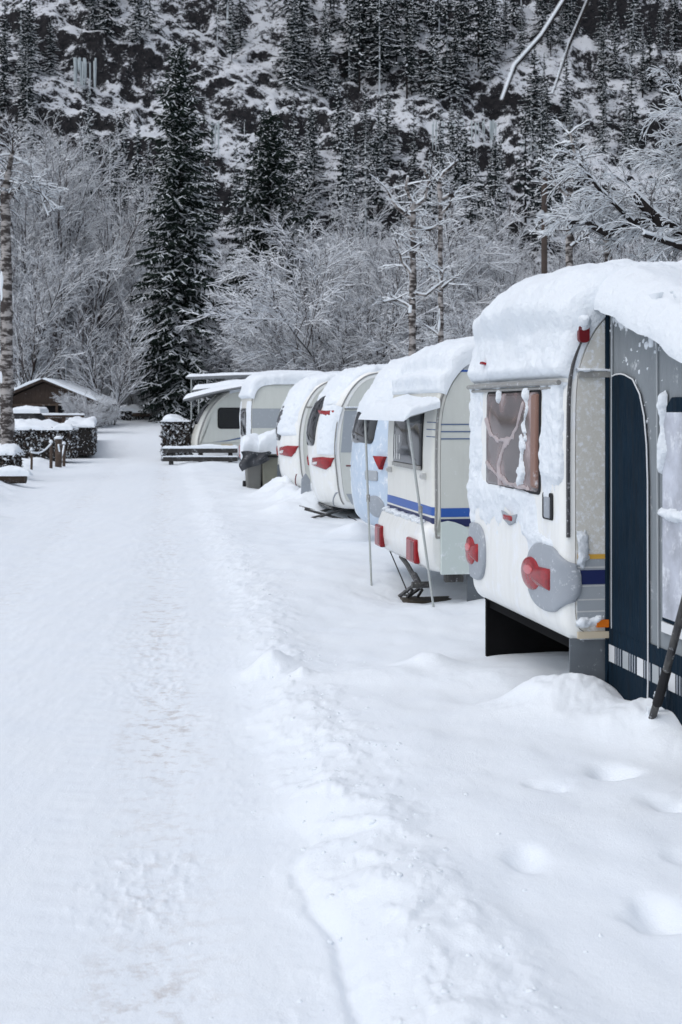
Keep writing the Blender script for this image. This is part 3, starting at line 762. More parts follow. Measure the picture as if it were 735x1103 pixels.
    tb, ts, lb, ls = MB(), MB(), MB(), MB()
    limb(tb, ts, [(0, 0, -.3), (0, 0, 2.5), (-.2, 0, 5.2)], [.16, .14, .1], .04)
    limb(lb, ls, [(-.2, 0, 4.9), (-1.6, 0, 4.9), (-3.0, 0, 4.2), (-3.75, 0, 3.3), (-4.06, 0, 2.80), (-4.17, 0, 2.62)], [.06, .04, .016, .007, .005, .004], .010, .6, n=7)
    limb(lb, ls, [(-2.9, 0, 4.3), (-3.6, .2, 3.7), (-3.88, .3, 3.0), (-3.98, .35, 2.72)], [.012, .006, .005, .003], .007, .6, n=6)
    tb.build('trunk', birch_mat(), root, smooth=True); ts.build('trunk_snow', TSNOW, root, smooth=True)
    lb.build('limb', BARK, root, smooth=True); ls.build('limb_snow', TSNOW, root, smooth=True)
# ------------------------------------------------------------------ caravans
ROT = math.atan2(.181, .983)
def to_world(N, p):
    c, s = cos(ROT), sin(ROT)
    return (N[0] + p[0]*c - p[1]*s, N[1] + p[0]*s + p[1]*c)

def shell_mats():
    mat('caravan_white', (.72, .72, .67), .32, streak=.2, var=.06, vscale=1.5, coat=.3, snow=.12, snow_scale=14)
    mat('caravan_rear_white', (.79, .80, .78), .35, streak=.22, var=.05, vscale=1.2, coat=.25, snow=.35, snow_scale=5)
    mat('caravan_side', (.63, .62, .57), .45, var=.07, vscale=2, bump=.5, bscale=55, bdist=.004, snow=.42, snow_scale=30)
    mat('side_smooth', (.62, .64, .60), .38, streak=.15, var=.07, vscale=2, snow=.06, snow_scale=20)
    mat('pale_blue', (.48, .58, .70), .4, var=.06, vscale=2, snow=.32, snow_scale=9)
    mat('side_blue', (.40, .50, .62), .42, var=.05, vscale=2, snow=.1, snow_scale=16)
    mat('grey_band', (.33, .36, .39), .42, snow=.1, snow_scale=18)
    mat('grey_plastic', (.30, .33, .37), .42, var=.1, vscale=4, snow=.16, snow_scale=22)
    mat('rail', (.26, .26, .25), .45, .6, snow=.2, snow_scale=30)
    mat('dark_rail', (.05, .05, .055), .5, .2, snow=.2, snow_scale=40)
    mat('rubber', (.013, .013, .015), .7, spec=.25)
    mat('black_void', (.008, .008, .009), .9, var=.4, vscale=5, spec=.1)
    mat('skirt_grey', (.13, .15, .17), .6, var=.25, vscale=4, snow=.08, snow_scale=20)
    mat('navy', (.008, .016, .09), .45); mat('stripe_blue', (.02, .09, .36), .42, snow=.03); mat('gold', (.62, .36, .06), .45)
    mat('silver_line', (.55, .56, .56), .4, .3); mat('thin_blue', (.10, .15, .26), .5); mat('beige', (.55, .48, .36), .5)
    mat('glass_dark', (.014, .016, .02), .08, spec=.6, var=.5, vscale=2)
    mat('red_lens', (.34, .006, .012), .2, var=.5, vscale=16, spec=.45, bump=.15, bscale=60, bdist=.003); mat('red_lens_dark', (.13, .005, .009), .3, spec=.35)
    mat('amber_lens', (.65, .16, .01), .25, coat=.4); mat('clear_lens', (.62, .60, .60), .2, coat=.5)
    mat('metal_black', (.02, .02, .022), .5, .3, snow=.12, snow_scale=25); mat('galv', (.33, .36, .36), .4, .7, snow=.1, snow_scale=30)
    mat('cloth_navy', (.007, .020, .036), .9, spec=.12, var=.3, vscale=3, bump=1.0, bscale=7, bdist=.12, bstretch=5)
    mat('cloth_grey', (.21, .235, .255), .8, var=.16, vscale=2.5, bump=.8, bscale=5, bdist=.08, bstretch=4, snow=.10, snow_scale=7)
    mat('cloth_light', (.36, .39, .41), .85, var=.1, snow=.1); mat('white_trim', (.62, .64, .66), .7)
    mat('canopy_grey', (.18, .19, .2), .8); mat('frost_film', (.55, .58, .66), .35, var=.5, vscale=5, snow=.3, snow_scale=6)
    m = mat('window_pink', (.15, .10, .095), .12, spec=.6)
    nt = m.node_tree; N = nt.nodes; Lk = nt.links; b = N['Principled BSDF']
    tc = N.new('ShaderNodeTexCoord'); w = N.new('ShaderNodeTexNoise'); w.inputs['Scale'].default_value = 2.6; w.inputs['Detail'].default_value = 7; w.inputs['Distortion'].default_value = .8
    Lk.new(tc.outputs['Object'], w.inputs['Vector'])
    cr = N.new('ShaderNodeValToRGB'); e = cr.color_ramp.elements; e[0].position = .38; e[0].color = (.06, .042, .040, 1); e[1].position = .66; e[1].color = (.40, .31, .31, 1)
    q = cr.color_ramp.elements.new(.52); q.color = (.17, .115, .11, 1)
    Lk.new(w.outputs['Fac'], cr.inputs[0]); Lk.new(cr.outputs[0], b.inputs['Base Color'])

def sheet_film(name, u0, u1, v0, v1, F, res, t, mp, m, parent):
    us = np.arange(u0, u1, res); vs = np.arange(v0, v1, res)
    UU, VV = np.meshgrid(us, vs, indexing='ij'); f = F(UU, VV)
    hh = np.where(f > 0, t * np.clip(f, 0, 1)**.55 * (1 + .5*fbm(UU*22, VV*22, 3, 2)), -.012)
    A = np.zeros(UU.shape + (3,))
    for i in range(len(us)):
        for j in range(len(vs)):
            p, nn = mp(us[i], vs[j]); A[i, j] = p + nn * hh[i, j]
    mk = (f[:-1, :-1] > 0) | (f[1:, :-1] > 0) | (f[:-1, 1:] > 0) | (f[1:, 1:] > 0)
    return MB().grid(A, mask=mk).build(name, m, parent, smooth=True, angle=180, fix=False)

def dist_poly(U, V, pts):
    d = np.full(np.shape(U), 9.)
    for (a, b), (c, e) in zip(pts[:-1], pts[1:]):
        L = (c-a)**2 + (e-b)**2 + 1e-9; t = np.clip(((U-a)*(c-a) + (V-b)*(e-b))/L, 0, 1)
        d = np.minimum(d, np.hypot(U - a - t*(c-a), V - b - t*(e-b)))
    return d

class Caravan:
    def __init__(s, name, label, N, rear, W=2.05, L=5.6, z0=0.0, r=.10, bulge=0.0, shell='caravan_rear_white', side='caravan_side', roofr=.35, group='caravans parked side by side', offs=0):
        s.N = N; s.W = W; s.L = L; s.r = r; s.bulge = bulge
        s.root = empty(name, label, 'caravan', (N[0], N[1], z0), ROT, group)
        s.z0 = z0
        pts = [np.array(p, float) for p in rear]
        # Catmull-Rom through the rear outline
        cr = []
        for i in range(len(pts)-1):
            a = pts[max(i-1, 0)]; b = pts[i]; c = pts[i+1]; d = pts[min(i+2, len(pts)-1)]
            for k in range(8):
                t = k/8; cr.append(.5*((2*b) + (-a+c)*t + (2*a-5*b+4*c-d)*t*t + (-a+3*b-3*c+d)*t**3))
        cr.append(pts[-1]); s.rear = np.array(cr)
        zt = pts[-1][1]; zb = pts[0][1]; xr = pts[-1][0]
        roof = [(x, zt + .015*sin(pi*(x-xr)/(L-xr))) for x in np.linspace(xr, L-.6, 14)[1:]]
        fr = [(L-.6+.6*sin(t), zt-.6+.6*cos(t)) for t in np.linspace(0, pi/2, 9)[1:]] + [(L, .9), (L-.1, zb)]
        s.prof = np.vstack([s.rear, roof, fr])
        s.shell(shell, side)
    def nrm(s, P):
        d = np.gradient(P, axis=0); n = np.stack([d[:, 1], -d[:, 0]], 1)   # rear going up: d=(0,1) -> n=(1,0) inward
        return n / (np.linalg.norm(n, axis=1, keepdims=True) + 1e-9)
    def corner(s, y):
        e = min(y, s.W - y)
        return s.r - sqrt(max(s.r*s.r - (s.r - e)**2, 0)) if e < s.r else 0.0
    def xb(s, y): return s.bulge * ((2*y/s.W - 1)**2)
    def bul(s, x): return max(0., 1 - max(x, 0)/1.2)
    def shell(s, shell, side):
        W = s.W; ys = [0, .004, .012, .03, .06, s.r] + list(np.linspace(s.r+.05, W-s.r-.05, 12)) + [W-s.r, W-.06, W-.03, W-.012, W-.004, W]
        P = np.vstack([s.prof, s.prof[:1]]); n = s.nrm(s.prof); n = np.vstack([n, n[:1]])
        A = np.zeros((len(ys), len(P), 3))
        for j, y in enumerate(ys):
            q = P + n * s.corner(y)
            bx = np.array([s.bul(x) for x in P[:, 0]]) * s.xb(y)
            A[j, :, 0] = q[:, 0] + bx; A[j, :, 1] = y; A[j, :, 2] = q[:, 1]
        mb = MB(); mb.grid(A)
        mb.build('body', MATS[shell], s.root, smooth=True, angle=50)
        # side walls: panels 4 mm proud of the shell on both long sides
        sm = MB()
        q = s.prof + s.nrm(s.prof) * (s.r + .004); q[:, 0] += np.array([s.bul(x) for x in s.prof[:, 0]]) * s.bulge
        poly = [tuple(p) for p in q]
        sm.prism(poly, 'y', -.006, .01); sm.prism(poly, 'y', W-.01, W+.006)
        sm.build('side_wall', MATS[side], s.root)
        s.sidepoly = q
    def surf(s, y, z):
        if y < 0 or y > s.W:      # carried on round the corner onto the long side
            over = -y if y < 0 else y - s.W; sg = -1 if y < 0 else 1
            p, n = s.surf(0.0 if y < 0 else s.W, z)
            if over < .02: n = np.array((-.5, sg*.86, 0.)) 
            else: n = np.array((0., sg, 0.))
            return p + np.array((over, sg*.008, 0)), n
        i = np.argmax(s.rear[:, 1]); R = s.rear[:i+1]
        x = float(np.interp(z, R[:, 1], R[:, 0]))
        dx = float(np.interp(z+.02, R[:, 1], R[:, 0]) - np.interp(z-.02, R[:, 1], R[:, 0])) / .04
        n = np.array([-1, 0, dx]); n /= np.linalg.norm(n)
        c = s.corner(min(max(y, 0), s.W)); p = np.array([x, y, z]) - n * c
        p[0] += s.bul(x) * s.xb(min(max(y, 0), s.W))
        e = min(y, s.W - y)
        if e < s.r:
            lat = (s.r - e) / s.r; sg = -1 if y < s.W/2 else 1
            n = n * sqrt(max(0, 1 - lat*lat)) + np.array([0, sg*lat, 0])
        n[1] += (2*y/s.W-1) * s.bulge * 1.2; n /= np.linalg.norm(n)
        return p, n
    def decal(s, name, pts, m, t=.012, dome=0.0, parent=None, sub=1, label=None):
        """a shaped plate lying on the rear wall; pts are (y, z)"""
        P = []
        sub = max(sub, 2)
        for i in range(len(pts)):
            a, b = pts[i], pts[(i+1) % len(pts)]
            for k in range(sub): P.append((a[0] + (b[0]-a[0])*k/sub, a[1] + (b[1]-a[1])*k/sub))
        cy = sum(p[0] for p in P)/len(P); cz = sum(p[1] for p in P)/len(P)
        n = len(P); vs = []; fs = []
        rings = [(1.0, -.01), (1.0, t*.6), (.97, t*.95), (.93, t + dome*.15), (.82, t + dome*.42), (.64, t + dome*.72), (.42, t + dome*.92), (0.2, t + dome)]
        for f, h in rings:
            for (y, z) in P:
                p, nn = s.surf(cy + (y-cy)*f, cz + (z-cz)*f); vs.append(p + nn*h)
        for k in range(len(rings)-1):
            for i in range(n):
                j = (i+1) % n; fs.append((k*n+i, k*n+j, (k+1)*n+j, (k+1)*n+i))
        fs.append(tuple((len(rings)-1)*n + i for i in range(n)))
        mb = MB(); mb.add(vs, fs)
        o = mb.build(name, MATS[m] if isinstance(m, str) else m, parent or s.root, smooth=True, angle=50)
        if label: o['label'] = label
        return o
    def rim(s, name, pts, m, r=.014, out=.012, parent=None):
        P = []
        for i in range(len(pts)):
            a, b = pts[i], pts[(i+1) % len(pts)]
            for k in range(6): P.append((a[0] + (b[0]-a[0])*k/6, a[1] + (b[1]-a[1])*k/6))
        P.append(P[0]); Q = []
        for y, z in P:
            p, nn = s.surf(y, z); Q.append(p + nn*out)
        return MB().tube(Q, r, 6).build(name, MATS[m], parent or s.root, smooth=True)
    def sdecal(s, name, pts, m, t=.006, parent=None, y0=-.0065):
        return MB().prism(pts, 'y', y0, y0 - t).build(name, MATS[m] if isinstance(m, str) else m, parent or s.root)
    def edge_rail(s, m, zmin=.3, x1=None, r=.012):
        q = s.prof + s.nrm(s.prof) * (s.r*.45); q[:, 0] += np.array([s.bul(x) for x in s.prof[:, 0]]) * s.bulge * .95
        q = [p for p in q[:-3] if p[1] > zmin and (x1 is None or p[0] < x1)]
        MB().tube([(p[0], s.r*.12 - .004, p[1]) for p in q], r, 6).build('edge_rail', MATS[m], s.root, smooth=True)
    def roof_snow(s, z0, T, x1=None, over=.05, lump=.5, ns=110, nt=54, seed=1, name='roof_snow'):
        """snow clinging from height z0 on the rear wall up and over the roof; T(z, x) = thickness"""
        x1 = x1 or s.L - .2
        P = s.prof; i0 = int(np.argmax(s.rear[:, 1] > z0)); i1 = len(P) - 1
        while P[i1][0] > x1 or P[i1][1] < s.rear[-1][1] - .2: i1 -= 1
        Q = P[i0:i1+1]; d = np.r_[0, np.cumsum(np.linalg.norm(np.diff(Q, axis=0), axis=1))]
        tot = d[-1]; near = min(2.0, tot)
        ss = np.concatenate([near * np.linspace(0, 1, ns)**1.0, np.linspace(near, tot, 30)[1:]]) if tot > 2.1 else np.linspace(0, tot, ns)
        X = np.interp(ss, d, Q[:, 0]); Z = np.interp(ss, d, Q[:, 1]); C = np.stack([X, Z], 1)
        n = -s.nrm(C)
        th = np.linspace(-pi/2, pi/2, nt)
        sy = np.sign(np.sin(th)) * np.abs(np.sin(th))**.62; prof = np.abs(np.cos(th))**.36
        A = np.zeros((len(ss), nt, 3)); B = np.zeros_like(A)
        for j in range(nt):
            yb = s.W/2 + sy[j]*s.W/2; y = s.W/2 + sy[j]*(s.W/2 + over)
            c = s.corner(yb) * .9; bx = np.array([s.bul(x) for x in X]) * s.xb(yb)
            t = np.array([T(z, x) for z, x in zip(Z, X)])
            endf = np.clip(ss/.055, 0, 1)**.45 * np.clip((tot-ss)/.1, 0, 1)**.4
            nz = 1 + lump * (.5*fbm(X*2.1 + seed, Z*2.6 + y*1.1, y*2.3 + seed, 3)) 
            fine = .020 * fbm(X*15 + seed, Z*15, y*15, 3) + .032*fbm(X*6 + seed, Z*6, y*6+4, 3)
            h = (t * nz + fine) * prof[j] * endf
            y = y + .02*fbm(X*7, Z*7, seed+j*0., 2) * (abs(sy[j]) > .9) * sy[j]
            A[:, j, 0] = X + n[:, 0]*(h - c) + bx; A[:, j, 2] = Z + n[:, 1]*(h - c); A[:, j, 1] = y
            B[:, j, 0] = X + n[:, 0]*(.004 - c) + bx; B[:, j, 2] = Z + n[:, 1]*(.004 - c); B[:, j, 1] = y
        mb = MB(); mb.grid(A); mb.grid(B[:, ::-1])
        for a, b in ((A[0], B[0]), (A[-1], B[-1]), (A[:, 0], B[:, 0]), (A[:, -1], B[:, -1])): mb.grid(np.stack([a, b], 0))
        return mb.build(name, SNOW, s.root, smooth=True, angle=180)
    def film(s, name, y0, y1, z0, z1, F, res=.016, t=.035):
        """snow stuck on the rear wall where F(y, z) > 0, thinning to nothing at its ragged edge"""
        ys = np.arange(y0, y1, res); zs = np.arange(z0, z1, res)
        YY, ZZ = np.meshgrid(ys, zs, indexing='ij')
        f = F(YY, ZZ); h = np.clip(f, -.3, 1)
        hh = np.where(h > 0, t * np.clip(h, 0, 1)**.6 * (1 + .5*fbm(YY*20, ZZ*20, 3, 2)), -.006)
        A = np.zeros(YY.shape + (3,))
        for i in range(len(ys)):
            for j in range(len(zs)):
                p, nn = s.surf(ys[i], zs[j]); A[i, j] = p + nn * hh[i, j]
        mk = (h[:-1, :-1] > 0) | (h[1:, :-1] > 0) | (h[:-1, 1:] > 0) | (h[1:, 1:] > 0)
        return MB().grid(A, mask=mk).build(name, SNOW, s.root, smooth=True, angle=180, fix=False)
    def pane_film(s, name, y0, y1, z0, z1, F, res, t, off, m=None, parent=None):
        def mp(y, z):
            p, nn = s.surf(y, z); return p + nn*off, nn
        return sheet_film(name, y0, y1, z0, z1, F, res, t, mp, m or SNOW, parent or s.root)
    def side_film(s, name, x0, x1, z0, z1, F, res, t, off=.008):
        return sheet_film(name, x0, x1, z0, z1, F, res, t, lambda x, z: (np.array((x, -off, z)), np.array((0, -1., 0))), SNOW, s.root)
    def clump(s, name, spots, parent=None, sc=1.0):
        """small lumps of stuck snow; spots are local (x, y, z, r)"""
        mb = MB()
        for (x, y, z, r) in spots:
            th = np.linspace(0, 2*pi, 11)[:-1]; ph = np.linspace(-pi/2, pi/2, 7)
            A = np.array([[(x + r*cos(p)*cos(t)*(1+.3*random.uniform(-1, 1)), y + r*cos(p)*sin(t)*(1+.3*random.uniform(-1, 1)), z + r*sc*sin(p)) for t in th] for p in ph])
            mb.grid(A, wrap=True)
        return mb.build(name, SNOW, parent or s.root, smooth=True, angle=180)

def ellipse(cy, cz, ry, rz, n=28, k=2.0):
    return [(cy + ry*np.sign(cos(t))*abs(cos(t))**(2/k), cz + rz*np.sign(sin(t))*abs(sin(t))**(2/k)) for t in np.linspace(0, 2*pi, n+1)[:-1]]
def rrect(y0, y1, z0, z1, r=.04, n=4):
    out = []
    for cy, cz, a0 in ((y1-r, z1-r, 0), (y0+r, z1-r, pi/2), (y0+r, z0+r, pi), (y1-r, z0+r, 3*pi/2)):
        for k in range(n+1):
            a = a0 + pi/2*k/n; out.append((cy + r*cos(a), cz + r*sin(a)))
    return out

def caravan_one():
    z0 = 0.0
    rear = [(.10, .40), (.03, .46), (.0, .60), (.0, 1.1), (.0, 1.6), (.01, 1.95), (.06, 2.16), (.16, 2.34), (.30, 2.45), (.52, 2.49)]
    c = Caravan('caravan', 'nearest white caravan with grey lamp surrounds and pinkish window, joined to the grey tent', (1.317, 7.98), rear, W=2.0, z0=z0, r=.075)
    R = c.root
    c.edge_rail('dark_rail', 1.0, .6, .013)
    # side: ledge, stripes, marker
    c.sdecal('side_ledge', [(.085, 1.985), (.30, 1.985), (.30, 2.02), (.095, 2.02)], 'rail', .02)
    top = [p for p in c.sidepoly if p[1] > .44]
    c.sdecal('grey_band', [(.085, .52), (.60, .52), (.60, .93), (.085, .93)], 'grey_band', .003)
    for z, h, m in ((.905, .028, 'gold'), (.755, .085, 'navy'), (.852, .008, 'silver_line'), (.742, .006, 'silver_line'), (.66, .008, 'silver_line'), (.59, .008, 'silver_line')):
        c.sdecal('stripe', [(.086, z), (.60, z), (.60, z+h), (.086, z+h)], m, .0045)
    c.sdecal('bottom_rail', [(.085, .435), (5.3, .435), (5.3, .475), (.085, .475)], 'beige', .018)
    a = c.sdecal('side_marker', [(.20, .50), (.275, .50), (.275, .545), (.20, .545)], 'amber_lens', .02, y0=-.01)
    b = c.sdecal('side_lamp', rrect(.085, .150, 2.19, 2.30, .025), 'red_lens_dark', .035)
    c.clump('lamp_snow', [(.118, -.03, 2.315, .04), (.118, -.022, 2.29, .034), (.10, -.02, 2.27, .02)])
    def SF(x, z):
        n = fbm(x*16, z*16, 3, 4)
        f = .9*np.exp(-((x-.16)/.10)**2 - ((z-.535)/.04)**2) + 1.0*np.exp(-((x-.10)/.055)**2 - ((z-.96)/.085)**2) + .8*np.exp(-((z-2.028)/.016)**2)
        return f - .42 + .6*n
    c.side_film('side_snow', .078, .30, .44, 2.06, SF, .009, .045)
    # skirts below: open black bay at the rear, grey panel at the side
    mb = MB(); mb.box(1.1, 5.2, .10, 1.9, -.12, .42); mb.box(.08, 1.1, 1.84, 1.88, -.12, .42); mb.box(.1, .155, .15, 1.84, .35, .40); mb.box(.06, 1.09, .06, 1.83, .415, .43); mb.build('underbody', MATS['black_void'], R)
    mb = MB(); mb.prism([(.05, -.1), (.05, .43), (5.2, .43), (5.2, -.1)], 'y', .02, .035); mb.build('skirt', MATS['skirt_grey'], R)
    # awning rail line and grey box above the window
    mb = MB(); mb.tube([(-.02, .02, 1.955), (-.028, 1.0, 1.96), (-.02, 1.98, 1.955)], .016, 8); mb.tube([(-.012, .1, 1.925), (-.012, 1.9, 1.925)], .010, 6); mb.build('rear_rail', MATS['rail'], R, smooth=True)
    # window
    wp = rrect(.40, 1.57, 1.26, 1.92, .05)
    fr = c.decal('window', [(y, z) for y, z in wp], 'rubber', .010, 0)
    c.decal('pane', [(.985 + (y-.985)*.965, 1.59 + (z-1.59)*.95) for y, z in wp], MATS['window_pink'], .016, .012, fr)
    c.decal('inner_blind', rrect(.425, .52, 1.30, 1.89, .01), mat('blind_brown', (.22, .12, .09), .5, snow=.1), .031, 0, fr)
    mb = MB()
    for k in range(40):
        pass
    # lamps
    def lamp(cy, hw, ly, lw, ty, lab):
        h = c.decal('lamp_surround', ellipse(cy, .765, hw, .205, 44, 2.5), 'grey_plastic', .022, .010, label=lab)
        # one moulded lens: round bulge running out into a squared tail
        pts = []; L = ty - ly; sg = 1 if L > 0 else -1
        for a in np.linspace(.62, 2*pi - .62, 30): pts.append((ly + sg*lw*cos(a), .765 + .104*sin(a)))
        pts += [(ly + sg*lw*1.05, .765 - .062), (ty - sg*.01, .765 - .066), (ty, .765 - .05), (ty, .765 + .055), (ty - sg*.01, .765 + .068), (ly + sg*lw*1.05, .765 + .062)]
        if sg < 0: pts = pts[::-1]
        l = c.decal('tail_lens', pts, 'red_lens', .036, .020, h, sub=2)
        c.decal('reflector', ellipse(ly + sg*lw*.05, .79, lw*.42, .030, 20), 'lens_pink', .060, .003, l)
        return h
    mat('lens_pink', (.50, .10, .11), .15, spec=.6)
    lamp(.30, .335, .50, .19, .13, 'grey oval surround of the right tail lamp'); lamp(1.84, .26, 1.88, .14, 1.68, 'grey oval surround of the left tail lamp')
    st = c.decal('brake_lamp_base', [(.84, 1.11), (1.02, 1.085), (1.2, 1.11), (1.14, 1.05), (1.02, 1.02), (.9, 1.05)][::-1], 'grey_plastic', .014, .006, sub=3)
    c.decal('brake_lens', rrect(.93, 1.12, 1.055, 1.088, .012), 'red_lens', .026, .006, st)
    h = c.decal('hatch_handle', rrect(.17, .36, 1.12, 1.285, .02), 'rubber', .008, 0); c.decal('latch', rrect(.21, .31, 1.13, 1.26, .015), 'grey_plastic', .016, 0, h)
    c.decal('marker_lamp', rrect(1.48, 1.55, 2.085, 2.10, .007), 'red_lens', .10)
    MB().tube([(-.03, y, 1.2) for y in (0, 0)], .001, 3)
    # snow
    def T(z, x):
        up = float(sstep(2.22, 2.33, z)); return .085 + .14*up + .012*sin(z*23)*(1-up)
    c.roof_snow(1.975, T, over=.005, lump=.6, ns=170, nt=110, seed=3)
    def F(y, z):
        n = fbm(y*5, z*4, 2, 4)
        left = .42*sstep(1.55, 1.72, y)*sstep(.78, 1.05, z) + .35*sstep(1.85, 1.98, y)*sstep(.9, 1.0, z)
        right = .62*sstep(.42, .34, y)*sstep(.02, .06, y)*sstep(1.32, 1.42, z)
        below = .55*np.exp(-((z-1.22)/.09)**2)*sstep(.45, .8, y)
        lst = .5*np.exp(-((y-1.45)/.16)**2)*sstep(.95, 1.15, z)*sstep(1.35, 1.2, z)
        rl = .55*np.exp(-((y-.30)/.16)**2 - ((z-.98)/.05)**2) + .5*np.exp(-((y-.62)/.14)**2 - ((z-1.05)/.09)**2)
        top = .4*sstep(1.90, 1.96, z)
        win = ((y > .42) & (y < 1.52) & (z > 1.28) & (z < 1.93))
        f = left + right + below + lst + rl + top - .26 + .55*n
        return np.where(win, -.3, f)
    c.film('rear_snow', .01, 1.99, .80, 1.97, F, .013, .04)
    # lumps of snow and frozen streaks stuck on the window pane
    def WF(y, z):
        n = fbm(y*13, z*13, 5, 4)
        d = dist_poly(y, z, [(.64, 1.91), (.60, 1.80), (.66, 1.70), (.62, 1.60)]); d2 = dist_poly(y, z, [(.66, 1.58), (.70, 1.45), (.72, 1.34)]); d3 = dist_poly(y, z, [(1.22, 1.90), (1.22, 1.86)])
        f = np.maximum(np.maximum(1 - d/.032, 1 - d2/.062), 1 - d3/.028)
        return f - .30 + 1.1*n
    c.pane_film('window_snow', .45, 1.4, 1.28, 1.93, WF, .008, .022, .03)
    def IF(y, z):
        n = fbm(y*14, z*14, 8, 4)
        d = dist_poly(y, z, [(1.52, 1.72), (1.40, 1.62), (1.2, 1.585), (.95, 1.60), (.80, 1.68), (.70, 1.82)]); d2 = dist_poly(y, z, [(1.20, 1.28), (1.2, 1.42), (1.08, 1.55), (.88, 1.62)]); d3 = dist_poly(y, z, [(1.5, 1.42), (1.3, 1.36), (1.0, 1.30), (.6, 1.29)])
        return np.maximum(np.maximum(1 - d/.020, 1 - d2/.028), (1 - d3/.022)*.8) - .2 + .7*n
    c.pane_film('window_ice', .45, 1.54, 1.28, 1.93, IF, .010, .006, .0285, mat('pane_ice', (.46, .40, .41), .4, var=.3, vscale=12))
    return c

def tent(c):
    """awning in caravan-one's frame: its end wall stands on the near side, running toward the camera"""
    R = empty('awning_tent', 'grey and navy awning tent with snow covered roof attached to the nearest caravan', 'tent', (c.N[0], c.N[1], 0), ROT)
    xw = .285
    def top(t): return 2.445 - .10*t - .06*t*t*0 - .17*max(0, t)**1.2
    def wall(name, pts, m, x0=xw, d=.006, parent=None):
        # pts (t, z), t measured toward the camera => local y = -t
        return MB().prism([(-p[0], p[1]) for p in pts], 'x', x0, x0 + d).build(name, MATS[m], parent or R)
    ts = [0.0, .2, .4, .6, .8, 1.0, 1.4, 1.8, 2.2, 2.45]
    # grey wall made of bands so nothing overlaps in one plane
    pts = [(t, top(t) - .01) for t in ts] + [(2.45, .50), (.012, .50)]
    wall('end_wall', pts, 'cloth_grey')
    wall('lower_band', [(.012, .505), (2.45, .505), (2.45, -.1), (.012, -.1)], 'cloth_navy', xw-.008)
    door = [(.085, .50), (.085, 1.99)] + [(.085 + .22*t, 1.99 + .012*sin(t*pi)) for t in (0.3, .6, .9)] + [(.40, 1.965), (.50, 1.88), (.56, 1.76), (.595, 1.6), (.61, 1.4), (.615, .50)]
    d = wall('door_panel', door, 'cloth_navy', xw - .014)
    MB().tube([(xw-.016, -t, z) for t, z in door[1:]] + [(xw-.016, -.615, .28)] + [(xw-.016, -.60, .05)], .0045, 6).build('zip', MATS['white_trim'], d, smooth=True)
    MB().tube([(xw-.014, -.012, .0), (xw-.014, -.012, 2.42)], .014, 6).build('pole_sleeve', MATS['cloth_navy'], R, smooth=True)
    MB().tube([(xw-.010, -.075, .5), (xw-.010, -.075, 2.40)], .006, 6).build('seam', MATS['cloth_light'], R, smooth=True)
    MB().tube([(xw-.010, -.74, .5), (xw-.010, -.72, 2.2)], .006, 6).build('seam', MATS['cloth_light'], R, smooth=True)
    # window with navy surround
    wn = [(.80, .66), (.80, 1.70), (.84, 1.80), (.92, 1.86), (2.2, 1.86), (2.2, .66)]
    w = wall('window', wn, 'cloth_navy', xw - .014)
    wall('pane', [(.815, .68), (.815, 1.68), (.86, 1.78), (2.18, 1.78), (2.18, .68)], 'frost_film', xw - .020, parent=w)
    wall('window_hem', [(.80, .60), (.80, .655), (2.2, .655), (2.2, .60)], 'white_trim', xw - .02)
    # checked band near the ground
    for k in range(11):
        t0 = .03 + .21*k
        wall('light_check', [(t0, .30), (t0+.085, .30), (t0+.085, .40), (t0, .40)], 'cloth_light' if k % 2 else 'white_trim', xw - .011, .002)
        for q in range(3): wall('thin_check', [(t0+.10+.034*q, .30), (t0+.115+.034*q, .30), (t0+.115+.034*q, .40), (t0+.10+.034*q, .40)], 'grey_plastic', xw - .011, .002) if k < 16 else None
    # front wall and roof sheet run back beside the caravan
    MB().prism([(xw, -.1), (xw, top(2.45)), (4.9, top(2.45)), (4.9, -.1)], 'y', -2.45, -2.46).build('front_wall', MATS['cloth_grey'], R)
    A = np.array([[(x, -t, top(t)) for x in np.linspace(xw-.03, 4.9, 8)] for t in ts]); B = A.copy(); B[..., 2] -= .008
    mb = MB(); mb.grid(A); mb.grid(B[:, ::-1]); mb.build('roof_sheet', MATS['cloth_light'], R, smooth=True)
    # snow on its roof, bulging over the end
    nx, ny = 120, 110
    u = np.linspace(0, 1, nx); v = np.linspace(-pi/2, pi/2, ny)
    X = xw - .10 + 4.7*u**1.8; tt = 1.17 + np.sign(np.sin(v))*np.abs(np.sin(v))**.7*1.30
    XX, TT = np.meshgrid(X, tt, indexing='ij')
    ed = np.clip((XX - X[0])/.22, 0, 1)**.45
    et = np.clip(np.abs(np.cos(v)), 0, 1)[None, :]**.35
    H = (.205 + .05*np.clip(1 - TT/.5, 0, 1) + .035*fbm(XX*1.5, TT*1.5, 4, 3) + .012*fbm(XX*7, TT*7, 4, 3)) * ed * et
    wav = .05*np.clip(fbm(TT*4, 0*TT, 2, 3) + .2, -.3, 1) * (XX < xw + .02)
    base = np.interp(TT, ts, [top(t) for t in ts]) + .0*TT
    Xs = XX - wav*.6
    drop = .045*(1 - np.clip((XX - X[0])/.10, 0, 1)) + wav*.8
    Atop = np.stack([Xs, -TT, base + H - drop], -1); Abot = np.stack([Xs, -TT, base - .004 - drop*1.1], -1)
    mb = MB(); mb.grid(Atop); mb.grid(Abot[:, ::-1])
    for a, b in ((Atop[0], Abot[0]), (Atop[-1], Abot[-1]), (Atop[:, 0], Abot[:, 0]), (Atop[:, -1], Abot[:, -1])): mb.grid(np.stack([a, b], 0))
    mb.build('roof_snow', SNOW, R, smooth=True, angle=180)
    # snow frozen on the cloth under the eave, and on the window
    rr = random.Random(3)
    mpw = lambda t, z: (np.array((xw - .004, -t, z)), np.array((-1., 0, 0)))
